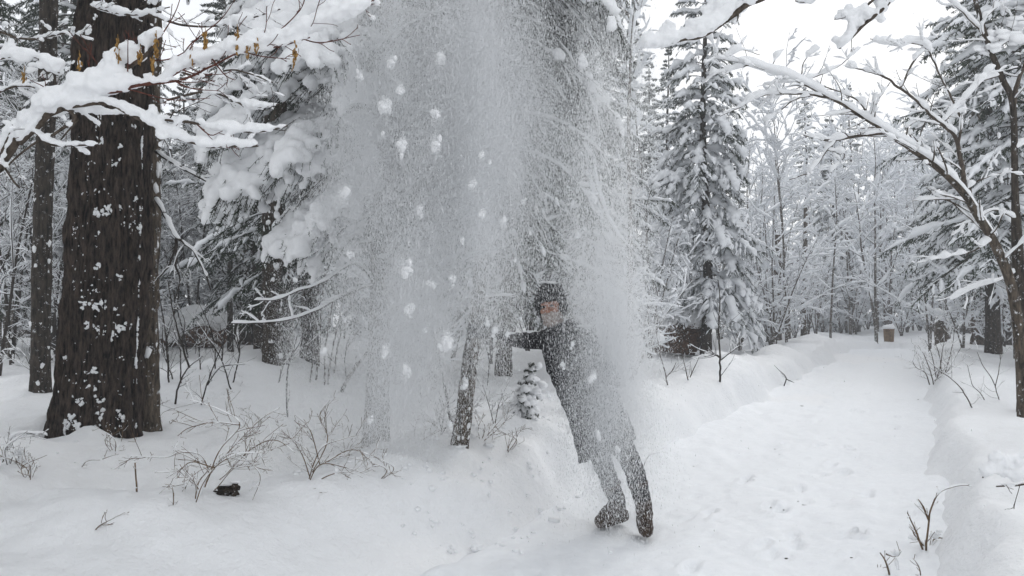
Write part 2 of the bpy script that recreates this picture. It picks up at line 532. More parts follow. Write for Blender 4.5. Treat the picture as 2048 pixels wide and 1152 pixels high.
# ------------------------------------------------------------------ tree generators
def conifer(rng, H, R, z0, nb, ntw, blade=.05, snow=1.0, droop=1.0, rtrunk=.13, bare_to=None, lumps=1.0, lean=(0, 0), fill=1.0, sides=5, needles=22, nwid=.12, twl=.40, taper=.72):
    """returns (trunk, crown, snow) mesh builders at the origin"""
    tk, cr, sn = MB(), MB(), MB()
    K = 8
    zt = np.linspace(-.3, H, 14)
    tr_ = np.zeros((1, 14, 3)); tr_[0, :, 2] = zt
    tr_[0, :, 0] = lean[0] * zt + .05 * np.sin(zt * .9 + rng.random() * 6); tr_[0, :, 1] = lean[1] * zt
    rr = rtrunk * (1 - np.clip(zt, 0, H) / H) ** .8 + .008; rr[0] *= 1.25
    tubes(tk, tr_, rr[None], 10)
    q = np.sort(rng.random(nb)) ** 1.05
    zs = z0 + (H * .995 - z0) * q
    L = R * ((1 - q) ** taper * .96 + .05) * rng.uniform(.62, 1.12, nb)
    if bare_to: L = np.where(zs < bare_to, L * .8, L)
    az = np.arange(nb) * 2.39996 + rng.normal(0, .35, nb)
    e0 = np.radians(-8 + 55 * q ** 2 + rng.normal(0, 8, nb))
    e1 = e0 - np.radians(rng.uniform(30, 62, nb)) * droop
    s = np.linspace(0, 1, K)
    el = e0[:, None] + (e1 - e0)[:, None] * s[None] ** .8
    azk = az[:, None] + rng.normal(0, .25, nb)[:, None] * s[None]
    st = (L / (K - 1))[:, None]
    D = np.stack([np.cos(el) * np.cos(azk), np.cos(el) * np.sin(azk), np.sin(el)], -1) * st[..., None]
    B = np.concatenate([np.zeros((nb, 1, 3)), np.cumsum(D[:, :-1], axis=1)], 1)
    B[:, :, 2] += zs[:, None]
    B[:, :, 0] += np.interp(zs, zt, tr_[0, :, 0])[:, None]; B[:, :, 1] += np.interp(zs, zt, tr_[0, :, 1])[:, None]
    rb = (.006 + .009 * L)[:, None] * (1 - .8 * s)[None]
    tubes(tk, B, rb, 3)
    # side sprays
    T = unit(np.gradient(B, axis=1))
    zup = np.array([0, 0, 1.0])
    sv = unit(np.cross(T, zup)); 
    Tw, Wd, own = [], [], []
    S4 = np.linspace(0, 1, 5)
    for k in range(ntw):
        sp = .22 + .78 * (k + .5) / ntw
        fi = sp * (K - 1); i0 = min(int(fi), K - 2); fr = fi - i0
        base = B[:, i0] * (1 - fr) + B[:, i0 + 1] * fr
        for sg in (-1, 1):
            ln = L * (twl * (1 - sp) + twl * .32) * rng.uniform(.6, 1.25, nb)
            d = unit(T[:, i0] * rng.uniform(.5, .9, nb)[:, None] + sg * sv[:, i0] * rng.uniform(.5, .9, nb)[:, None])
            drop = rng.uniform(.25, .75, nb) * droop
            p = base[:, None, :] + d[:, None, :] * (ln[:, None] * S4[None])[..., None]
            p[:, :, 2] -= (ln * drop)[:, None] * S4[None] ** 1.6
            Tw.append(p); Wd.append(ln)
    # the leader of each branch is a spray too
    Tw.append(B[:, [3, 4, 5, 6, 7]]); Wd.append(L * .5)
    Tw = np.concatenate(Tw); Wd = np.concatenate(Wd)
    keep = rng.random(len(Tw)) < fill
    Tw, Wd = Tw[keep], Wd[keep]
    N = len(Tw)
    tT = unit(np.gradient(Tw, axis=1)); ts = unit(np.cross(tT, zup)); tu = np.cross(ts, tT)
    mN = needles
    tq = rng.random((N, mN)) ** .85; ff = tq * 3.999; j0 = ff.astype(int); ff = (ff - j0)[..., None]
    rI = np.arange(N)[:, None]
    pb = Tw[rI, j0] * (1 - ff) + Tw[rI, j0 + 1] * ff; tl_ = tT[rI, j0]
    pr = rng.normal(size=(N, mN, 3)); pr[..., 2] -= .5; pr = unit(pr - (pr * tl_).sum(-1, keepdims=True) * tl_)
    nd = unit(tl_ * rng.uniform(.4, 1.1, (N, mN, 1)) + pr * .85)
    nl = blade * rng.uniform(.7, 1.5, (N, mN, 1)); nw = unit(np.cross(nd, rng.normal(size=(N, mN, 3)))) * blade * nwid
    V = np.stack([pb - nw, pb + nw, pb + nd * nl], 2).reshape(-1, 3)
    cr.add(V, np.arange(len(V)).reshape(-1, 3))
    tubes(cr, Tw, np.full(Tw.shape[:2], .004 + blade * .03), 3)
    # snow
    ks = rng.random(N) < .80 * snow
    Ts = Tw[ks]
    q7 = np.linspace(0, 4, 8); i7 = np.minimum(q7.astype(int), 3); f7 = (q7 - i7)[None, :, None]
    Ts = Ts[:, i7] * (1 - f7) + Ts[:, i7 + 1] * f7
    Ts = Ts + rng.normal(0, .3, Ts.shape) * np.clip(.07 * Wd[ks], .008, .05)[:, None, None]
    ws = np.clip(.085 * Wd[ks], .014, .048) * rng.uniform(.5, 1.3, ks.sum()) * lumps
    snowtubes(sn, Ts, np.full(Ts.shape[:2], .006), ws[:, None] * np.array([.7, .9, 1, 1.1, 1.15, 1.15, 1.1, .9])[None], ws[:, None] * 1.1, sides, 0, rng, .75, .18, 17, .12, .5)
    kb = rng.random(nb) < .9 * snow
    wB = np.clip(.05 * L[kb] + .018, .02, .085) * lumps
    qB = np.linspace(0, K - 1, 18); iB = np.minimum(qB.astype(int), K - 2); fB = (qB - iB)[None, :, None]
    Bs = B[kb][:, iB] * (1 - fB) + B[kb][:, iB + 1] * fB
    snowtubes(sn, Bs, np.full(Bs.shape[:2], .008), wB[:, None] * np.linspace(.5, 1.0, 18)[None], wB[:, None] * 1.1, sides, 0, rng, .7, .22, 11, .15, .5)
    return tk, cr, sn

def kids(rng, Pp, Rp, n, lenf, ang, up, K=6, s0=.2, s1=1.0, rf=.6, wig=.18, taperL=.5, flat=0.0):
    """child branches of a batch of polylines"""
    N, Kp, _ = Pp.shape
    Lp = np.linalg.norm(np.diff(Pp, axis=1), axis=2).sum(1)
    sp = rng.uniform(s0, s1, (N, n)); sp.sort(axis=1)
    fi = sp * (Kp - 1) * .999; i0 = fi.astype(int); fr = (fi - i0)[..., None]
    r = np.arange(N)[:, None]
    base = Pp[r, i0] * (1 - fr) + Pp[r, i0 + 1] * fr
    tan = unit(Pp[r, i0 + 1] - Pp[r, i0])
    rad = Rp[r, i0] * rf
    rnd = rng.normal(size=(N, n, 3)); rnd[..., 2] *= (1 - flat)
    perp = unit(rnd - (rnd * tan).sum(-1, keepdims=True) * tan)
    A = np.radians(rng.normal(ang, 11, (N, n)))[..., None]
    d = unit(np.cos(A) * tan + np.sin(A) * perp)
    L = (Lp[:, None] * lenf * (1 - taperL * sp) * rng.uniform(.55, 1.25, (N, n)))
    s = np.linspace(0, 1, K)
    w1 = rng.normal(0, wig, (N, n, 1, 3)); w2 = rng.normal(0, wig * .6, (N, n, 1, 3))
    ss = s[None, None, :, None]
    C = base[:, :, None, :] + L[:, :, None, None] * (d[:, :, None, :] * ss + w1 * ss ** 2 + w2 * np.sin(ss * 5) * .4)
    C[..., 2] += L[:, :, None] * up * s ** 2
    R = rad[:, :, None] * (1 - .75 * s)[None, None]
    return C.reshape(N * n, K, 3), R.reshape(N * n, K)

def stem_lines(rng, H, r0, stems, lean, wob_=.05, K=9, spread=.0):
    s = np.linspace(0, 1, K)
    az = rng.random() * 6.28 + np.arange(stems) * 6.28 / stems + rng.normal(0, .4, stems)
    ln = lean * rng.uniform(.5, 1.3, stems)
    h = H * rng.uniform(.75, 1.05, stems)
    Pn = np.zeros((stems, K, 3))
    Pn[..., 2] = h[:, None] * s[None] - .12
    out = ln[:, None] * h[:, None] * (s[None] ** 1.4)
    Pn[..., 0] = out * np.cos(az)[:, None] + spread * np.cos(az)[:, None]; Pn[..., 1] = out * np.sin(az)[:, None] + spread * np.sin(az)[:, None]
    Pn[..., :2] += (rng.normal(0, wob_, (stems, K, 2)) * H * .15).cumsum(1) * s[None, :, None]
    R = r0 * rng.uniform(.7, 1.1, stems)[:, None] * (1 - .8 * s)[None]
    return Pn, R

def bare(rng, H, r0, stems=1, lean=.1, n=(9, 5, 4), lf=(.42, .5, .5), ang=(55, 45, 40), up=(.12, .05, 0), sw=.018, s0=.22, sides=5, gap=.1, rmin=.003, flat=.25):
    """bare tree or shrub with snow lying on every limb; returns (trunk, limbs, snow)"""
    tk, lb, sn = MB(), MB(), MB()
    Pn, R = stem_lines(rng, H, r0, stems, lean)
    tubes(tk, Pn, np.maximum(R, rmin), 7)
    snowtubes(sn, Pn, R, sw * .9, sw, sides, 0, rng, .35, gap)
    cur, cr = Pn, R
    for lv, k in enumerate(n):
        cur, cr = kids(rng, cur, cr, k, lf[lv], ang[lv], up[lv], K=6, s0=s0 if lv == 0 else .15, rf=.62, flat=flat)
        tubes(lb, cur, np.maximum(cr, rmin), 3)
        w = sw * (1.05 - .16 * lv) * rng.uniform(.7, 1.3, len(cur))[:, None]
        snowtubes(sn, cur, np.maximum(cr, rmin), w, w * 1.15, sides, 0, rng, .35, gap)
    return tk, lb, sn

def put_tree(name, label, cat, builders, mats, parts, loc=(0, 0, 0), group=None, rz=0, sc=1.0):
    r = thing(name, label, cat, loc, group)
    r.rotation_euler = (0, 0, rz); r.scale = (sc,) * 3
    for mbx, mt, nm in zip(builders, mats, parts):
        if mbx is not None and mbx.n:
            o = mbx.build(nm, mt, r, world_space=False)
            if nm in ('snow_load', 'crown', 'branches'): o['kind'] = 'stuff'
    return r
# ------------------------------------------------------------------ the huge dark trunk on the left
def big_trunk():
    rng = np.random.default_rng(11)
    D = 7.4
    base = P(192, 868, D); top = P(243, -300, D)
    gz = float(surf(base[0], base[1]))
    root = thing('old_tree', 'huge dark tree trunk with furrowed bark and patches of stuck snow', 'tree', (base[0], base[1], gz))
    nr, na = 260, 130
    z = np.linspace(gz - .25, 8.6, nr)
    k = (z - base[2]) / (top[2] - base[2])
    ax = base[0] + (top[0] - base[0]) * k + .03 * np.sin(z * 1.1); ay = base[1] + 0 * z
    R = .362 - .012 * (z - gz) + .055 * np.exp(-np.maximum(z - gz, -.1) / .3)
    a = np.linspace(0, 2 * math.pi, na, endpoint=False)
    A, Zm = np.meshgrid(a, z)
    cx, sx = np.cos(A), np.sin(A)
    flare = np.exp(-np.maximum(Zm - gz, 0) / .5) * .045 * np.cos(A * 5 + 1.0 + .4 * np.sin(A))
    w1 = noise(cx * 3.4 + .15 * np.sin(Zm * 3), sx * 3.4, Zm * .55)
    w2 = noise(cx * 7.5 + 3, sx * 7.5, Zm * 1.5 + 5)
    w3 = noise(cx * 14, sx * 14, Zm * 5.5)
    disp = .045 * (np.abs(w1) ** .6 - .5) + .075 * (np.abs(w2) ** .5 - .55) + .020 * w3 + .008 * noise(cx * 30, sx * 30, Zm * 14)
    Rm = R[:, None] + flare + disp
    V = np.stack([ax[:, None] + Rm * cx, ay[:, None] + Rm * sx, Zm], -1)
    mb = MB(); mb.add(V, grid_faces(1, nr, na))
    mb.build('trunk', M['bark_big'], root)
    # snow stuck in the bark
    spots = [(205,320,11),(243,240,9),(185,230,11),(168,248,10),(186,272,13),(220,283,7),(257,258,14),(266,275,13),(273,292,12),(278,316,9),(182,420,15),(200,416,16),(216,410,12),(240,388,7),(232,424,9),(262,405,11),(228,443,12),(244,446,10),(193,465,11),(216,492,6),(293,443,8),(190,532,9),(215,555,12),(258,512,7),(268,520,8),(160,607,15),(178,612,14),(196,606,15),(206,622,10),(170,650,12),(188,655,14),(204,662,11),(224,655,15),(243,648,17),(260,652,12),(206,676,12),(250,682,12),(262,698,10),(272,725,11),(176,778,11),(160,806,14),(190,802,12),(208,828,20),(226,842,16),(206,852,18),(124,864,17),(142,834,11),(113,720,9),(180,742,9),(156,850,15),(238,815,9),(130,850,12),(205,240,8),(283,640,8),(280,735,12),(290,770,14),(190,865,20),(247,858,14),(225,200,9),(262,150,8),(205,110,9),(300,560,8)]
    for i in range(280):
        spots.append((rng.uniform(118, 312), rng.uniform(120, 860) , rng.uniform(1.4, 4.0)))
    C, RR, AX = [], [], []
    for (u, v, s) in spots:
        zz = P(u, v, D)[2]
        kk = (zz - base[2]) / (top[2] - base[2]); cxx = base[0] + (top[0] - base[0]) * kk + .03 * math.sin(zz * 1.1)
        rz = .362 - .012 * (zz - gz) + .055 * math.exp(-max(zz - gz, -.1) / .3)
        m_ = max(1, int(s / 1.0))
        for j in range(m_):
            uu = u + rng.normal(0, s * .42); vv = v + rng.normal(0, s * .36)
            p = P(uu, vv, D - .38)
            sn_ = np.clip((p[0] - cxx) / rz, -.97, .97); th = math.asin(sn_)
            n_ = np.array([math.sin(th), -math.cos(th), 0]); t_ = np.array([math.cos(th), math.sin(th), 0])
            fl = math.exp(-max(p[2] - gz, 0) / .5) * .045 * math.cos((th - math.pi / 2) * 5 + 1.0 + .4 * math.sin(th - math.pi / 2))
            w = min(s, 7) / F_PX * D * rng.uniform(.14, .62)
            C.append(np.array([cxx, base[1], p[2]]) + n_ * (rz + fl - .004)); RR.append((w * rng.uniform(.8, 1.4), w * .42, w * rng.uniform(.6, 1.1))); ra = rng.uniform(0, 3.14); AX.append(np.stack([t_ * math.cos(ra) + np.array([0, 0, math.sin(ra)]), n_, -t_ * math.sin(ra) + np.array([0, 0, math.cos(ra)])]))
    mb = MB(); blobs(mb, C, np.array(RR), rng, 1, .6, 1.9, axes=np.array(AX))
    mb.build('snow_patches', M['snow'], root)['kind'] = 'stuff'
    # the crown, high above the picture
    tk, cr, sn = conifer(np.random.default_rng(12), 15.0, 4.3, 6.1, 150, 6, blade=.10, snow=.8, rtrunk=.30, lumps=1.5, droop=.8, twl=.30, needles=7, nwid=.25, sides=4)
    for b_, nm, mt in ((cr, 'crown', M['needle']), (sn, 'snow_load', M['snow'])):
        o = b_.build(nm, mt, root, world_space=False); o['kind'] = 'stuff'; o.location = (.05, 0, 0)
    return root
big_trunk()

def simple_trunk(name, label, pts, r0, r1, mat, cat='tree', seed=0, amp=.12, spots=40, branches=None, group=None):
    """a straight trunk whose crown is out of the picture; pts world polyline from the snow up"""
    rng = np.random.default_rng(seed)
    p, _ = resample(np.array(pts), .08)
    root = thing(name, label, cat, tuple(p[0]), group)
    n = len(p); na = 28
    R = np.linspace(r0, r1, n) + r0 * .35 * np.exp(-np.arange(n) * .08 / .2)
    T = unit(np.gradient(p, axis=0)); s = unit(np.cross(T, np.array([0, 1, 0.]))); u_ = np.cross(s, T)
    a = np.linspace(0, 2 * math.pi, na, endpoint=False)
    ca, sa = np.cos(a)[None], np.sin(a)[None]
    zz = p[:, 2][:, None]
    q = rng.random() * 40
    ds = 1 + amp * (np.abs(noise(ca * 3 + q, sa * 3, zz * 2.2)) - .3) + amp * .7 * noise(ca * 6, sa * 6 + q, zz * 7)
    Rm = R[:, None] * ds
    V = p[:, None, :] + Rm[..., None] * (ca[..., None] * s[:, None] + sa[..., None] * u_[:, None])
    mb = MB(); mb.add(V, grid_faces(1, n, na)); mb.build('trunk', mat, root)
    if spots:
        i = rng.integers(0, n, spots); th = rng.uniform(0, 2 * math.pi, spots)
        ca, sa = np.cos(th)[:, None], np.sin(th)[:, None]
        nn = ca * s[i] + sa * u_[i]
        C = p[i] + nn * (R[i] * .96)[:, None]
        w = rng.uniform(.10, .42, spots) * np.minimum(R[i], .13)
        AX = np.stack([np.cross(nn, T[i]), nn, T[i]], 1)
        mb = MB(); blobs(mb, C, np.stack([w, w * .55, w * 1.3], 1), rng, 1, .4, 1.6, axes=AX)
        mb.build('snow_patches', M['snow'], root)['kind'] = 'stuff'
    if branches: branches(root, rng)
    return root

def line_px(pts, d0=None):
    return np.array([P(q[0], q[1], q[2] if len(q) > 2 else d0) for q in pts])

class Limbs:
    """limbs given by pixel polylines, with side twigs and lying snow, collected into parts of one tree"""
    def __init__(self, seed): self.rng = np.random.default_rng(seed); self.b = MB(); self.s = MB(); self.x = MB(); self.tips = []; self.k = 0
    def limb(self, pts, r, sw=.02, sh=None, step=.02, twigs=0, tl=.25, tang=50, tup=.15, lump=.4, gap=.15, mat=0, sides=8, freq=9, sub=2, rng_flat=.2, snow=True, lo=.3, hi=.65):
        rng = self.rng
        r = np.asarray(r, float)
        if r.ndim == 0 or len(r) == 2:
            r0, r1 = (float(r), float(r) * .35) if r.ndim == 0 else r
            r = np.linspace(r0, r1, len(pts))
        p, R = resample(pts, step, r)
        j = .35 * np.minimum(R, .01)
        p = p + np.stack([noise(p[:, 0] * 14 + 3, p[:, 1] * 14, p[:, 2] * 14), noise(p[:, 2] * 14, p[:, 0] * 14 + 8, p[:, 1] * 14), noise(p[:, 1] * 14 + 5, p[:, 2] * 14, p[:, 0] * 14)], 1) * j[:, None] * 2
        tubes(self.b, p, R, 4 if self.k else 7, mat)
        if snow: snowtubes(self.s, p, R, sw, sh or sw * 1.1, 5 if self.k else 9, 0, rng, lump, gap, freq, lo, hi)
        if twigs:
            Pn = p[None]; Rn = R[None]
            c, cr = kids(rng, Pn, Rn, twigs, 1.0, tang, tup, K=15, s0=.08, rf=.45, wig=.12, taperL=.3, flat=rng_flat)
            # absolute twig length
            L0 = np.linalg.norm(np.diff(p, axis=0), axis=1).sum()
            c = c[:, :1] + (c - c[:, :1]) * (tl / L0)
            cr = np.clip(cr, .0016, .006)
            tubes(self.b, c, cr, 3, mat)
            if snow: snowtubes(self.s, c, cr, sw * .5, sw * .66, 4 if self.k else 7, 0, rng, lump, gap, freq * 1.3, lo, hi)
            self.tips.append(c[:, -1])
            if sub:
                c2, cr2 = kids(rng, c, cr, sub, .5, 45, .05, K=9, s0=.25, rf=.6, flat=rng_flat)
                cr2 = np.clip(cr2, .0012, .003)
                tubes(self.b, c2, cr2, 3, mat)
                if snow: snowtubes(self.s, c2, cr2, sw * .36, sw * .46, 4 if self.k else 5, 0, rng, lump, gap, freq * 1.3, lo, hi)
                self.tips.append(c2[:, -1])
        return p
    def lump(self, u, v, d, ru, rv, n=7, rd=None):
        """a pillow of snow at a pixel"""
        rng = self.rng; k = d / F_PX
        C = P(u, v, d) + np.stack([rng.normal(0, ru * .38 * k, n), rng.normal(0, ru * .25 * k, n), rng.normal(0, rv * .28 * k, n)], 1)
        Rr = np.stack([rng.uniform(.5, .8, n) * ru * k, rng.uniform(.5, .8, n) * min(ru, rv) * k, rng.uniform(.5, .8, n) * rv * k], 1)
        blobs(self.s, C, Rr * .68, rng, 2, .3, 1.7)
    def finish(self, root, mats, snow_name='snow_load', voxel=None):
        self.b.build('branches', mats, root)['kind'] = 'stuff'
        if voxel: remesh(self.s, snow_name, M['snow'], voxel, root, 1, 'stuff', rough=.007, freq=38)
        elif self.s.n: self.s.build(snow_name, M['snow'], root)['kind'] = 'stuff'

def up_from(u, v, d, pts, extra=.15):
    """polyline from the snow below pixel (u, v) at depth d through further pixels"""
    b = P(u, v, d); b[2] = float(surf(b[0], b[1])) - extra
    return [b] + [P(*q, d) if len(q) == 2 else P(*q) for q in pts]

# slimmer trunk right behind it, with its dead snowy boughs
def dead_boughs(root, rng):
    L = Limbs(3)
    L.limb(line_px([(312,303,7.7),(345,325,7.5),(390,350,7.3),(430,372,7.2),(468,392,7.1)]), (.02,.007), .017, twigs=5, tl=.25)
    L.limb(line_px([(312,395,7.7),(335,440,7.5),(352,472,7.4),(385,500,7.3),(410,545,7.25),(420,580,7.2)]), (.022,.006), .013, twigs=4, tl=.3, tup=-.2)
    L.limb(line_px([(353,475,7.4),(348,505,7.4),(335,535,7.4),(312,560,7.45)]), (.013,.006), .006, twigs=2, tl=.2, tup=-.3)
    L.limb(line_px([(353,480,7.4),(352,530,7.35),(360,560,7.35),(350,600,7.3)]), (.012,.004), .006, twigs=2, tl=.2, tup=-.3)
    L.finish(root, M['twig_dark'])
simple_trunk('tree', 'lighter brown trunk close behind the right edge of the huge dark trunk', up_from(286, 800, 7.8, [(289,560),(293,300),(298,60),(300,-200)]), .15, .10, M['bark_brown'], seed=4, amp=.2, spots=90, branches=dead_boughs)

# straight trunks standing back in the wood
TR = [
    (82, 728, 11.0, [(84,500),(92,250),(98,0),(100,-250)], .125, .105, 'bark_dark', 'dark bare trunk standing behind the left side of the huge trunk', 70),
    (548, 765, 12.2, [(546,560),(545,300),(550,120)], .165, .125, 'bark_dark', 'snow flecked dark trunk standing left of the falling snow', 90),
    (572, 740, 12.9, [(571,560),(566,380),(566,200)], .075, .06, 'bark_dark', 'narrow dark trunk tucked behind the snow flecked trunk left of the falling snow', 25),
    (498, 684, 22.5, [(497,560),(500,400),(506,200)], .24, .18, 'bark_brown', 'mossy brown trunk far behind, above the slanting snow drift', 30),
    (461, 692, 20.5, [(460,560),(463,400),(468,250),(470,120)], .075, .04, 'bark_dark', 'thin black pole trunk beside the big snow capped boulder', 12),
    (1963, 693, 24.5, [(1963,560),(1962,380),(1960,150),(1958,-80)], .27, .22, 'bark_brown', 'stout brown trunk rising from the far end of the right bank', 90),
    (2014, 696, 25.5, [(2014,600),(2016,420),(2018,250)], .13, .10, 'bark_dark', 'slim dark trunk next to the stout brown trunk on the right', 20),
    (1412, 715, 19.0, [(1409,600),(1414,480),(1420,330)], .13, .10, 'bark_frost', None, 0),
    (1556, 672, 28.0, [(1555,600),(1556,530),(1556,470)], .12, .10, 'bark_brown', 'short brown trunk showing under the snowy boughs behind the left bank', 10),
    (1607, 670, 30.0, [(1607,600),(1610,500),(1612,400)], .10, .07, 'bark_brown', 'greyish trunk further along behind the left bank', 10),
]
for i, (u, v, d, pts, r0, r1, mt, lab, sp) in enumerate(TR):
    if lab: simple_trunk('tree', lab, up_from(u, v, d, pts), r0, r1, M[mt], seed=20 + i, spots=sp)

# ------------------------------------------------------------------ the two spruces under the falling snow
def spruce_branches(rng, specs, ax, needle, crown, bough, heavy, light, density=33):
    """specs: (z, azimuth deg, length, e0 deg, e1 deg, snow)"""
    K = 13; s = np.linspace(0, 1, K); zup = np.array([0, 0, 1.0])
    for (z, az, L, e0, e1, sl) in specs:
        az = math.radians(az); el = np.radians(e0 + (e1 - e0) * s ** .85)
        aw = az + rng.normal(0, .25) * s
        D = np.stack([np.cos(el) * np.cos(aw), np.cos(el) * np.sin(aw), np.sin(el)], 1) * L / (K - 1)
        B = np.vstack([np.zeros(3), np.cumsum(D[:-1], 0)]) + ax(z)
        rb = (.006 + .008 * L) * (1 - .82 * s)
        tubes(bough, B, rb, 5)
        n = int(L / .042)
        sp = np.linspace(.16, .99, n); fi = sp * (K - 1) * .999; i0 = fi.astype(int); fr = (fi - i0)[:, None]
        base = B[i0] * (1 - fr) + B[i0 + 1] * fr; tan = unit(B[i0 + 1] - B[i0]); sv = unit(np.cross(tan, zup))
        base = np.repeat(base, 2, 0); tan = np.repeat(tan, 2, 0); sg = np.tile([1, -1], n)[:, None]; sv = np.repeat(sv, 2, 0)
        N = 2 * n; sp2 = np.repeat(sp, 2)
        ln = (L * .30 * (1 - sp2) + .09 + .05 * L) * rng.uniform(.55, 1.3, N)
        d = unit(tan * rng.uniform(.45, 1.0, (N, 1)) + sg * sv * rng.uniform(.4, 1.0, (N, 1)))
        q = np.linspace(0, 1, 6)
        Tw = base[:, None] + d[:, None] * (ln[:, None] * q)[..., None]
        Tw[..., 2] -= (ln * rng.uniform(.35, 1.0, N))[:, None] * q ** 1.6
        tubes(bough, Tw, np.broadcast_to(.0035 * (1 - .6 * q), Tw.shape[:2]), 3)
        # needles
        m = density
        tq = rng.random((N, m)) ** .9; f = tq * 4.999; j0 = f.astype(int); ff = (f - j0)[..., None]
        r = np.arange(N)[:, None]
        pb = Tw[r, j0] * (1 - ff) + Tw[r, j0 + 1] * ff; tt_ = unit(Tw[r, j0 + 1] - Tw[r, j0])
        pr = rng.normal(size=(N, m, 3)); pr[..., 2] -= .35; pr = unit(pr - (pr * tt_).sum(-1, keepdims=True) * tt_)
        nd = unit(tt_ * .75 + pr * .8); nl = rng.uniform(.018, .034, (N, m, 1))
        w = unit(np.cross(nd, rng.normal(size=(N, m, 3)))) * .0032
        V = np.stack([pb - w, pb + w, pb + nd * nl], 2).reshape(-1, 3)
        crown.add(V, np.arange(len(V)).reshape(-1, 3))
        if sl > .6:
            # pillows that run together
            kq = max(6, int(L / .05)); fq = np.linspace(.22, 1.0, kq) * (K - 1) * .999; a0 = fq.astype(int); af = (fq - a0)[:, None]
            c = B[a0] * (1 - af) + B[a0 + 1] * af
            rad = (.034 + .016 * L) * rng.uniform(.6, 1.35, kq) * sl * (.7 + .5 * np.linspace(0, 1, kq))
            blobs(heavy, c + zup * (rad * .55)[:, None], np.stack([rad, rad, rad * .85], 1), rng, 2, .2, 1.2)
            sel = rng.random(N) < .5
            for qq in (.35, .65, .95):
                c = Tw[sel, int(qq * 5)]; rad = np.clip(.018 + .19 * ln[sel], .022, .055) * rng.uniform(.5, 1.2, sel.sum()) * sl
                blobs(heavy, c + zup * (rad * .5)[:, None], np.stack([rad, rad, rad * .9], 1), rng, 2, .2, 1.2)
        elif sl > 0:
            sel = rng.random(N) < sl * 1.6
            w_ = np.clip(.05 * ln[sel], .005, .011)[:, None]
            snowtubes(light, Tw[sel], np.full((sel.sum(), 6), .004), w_, w_, 6, 0, rng, .7, .56, 22, .1, .45)
            snowtubes(light, B, rb, .014, .018, 7, 0, rng, .5, .3, 9, .1, .45)

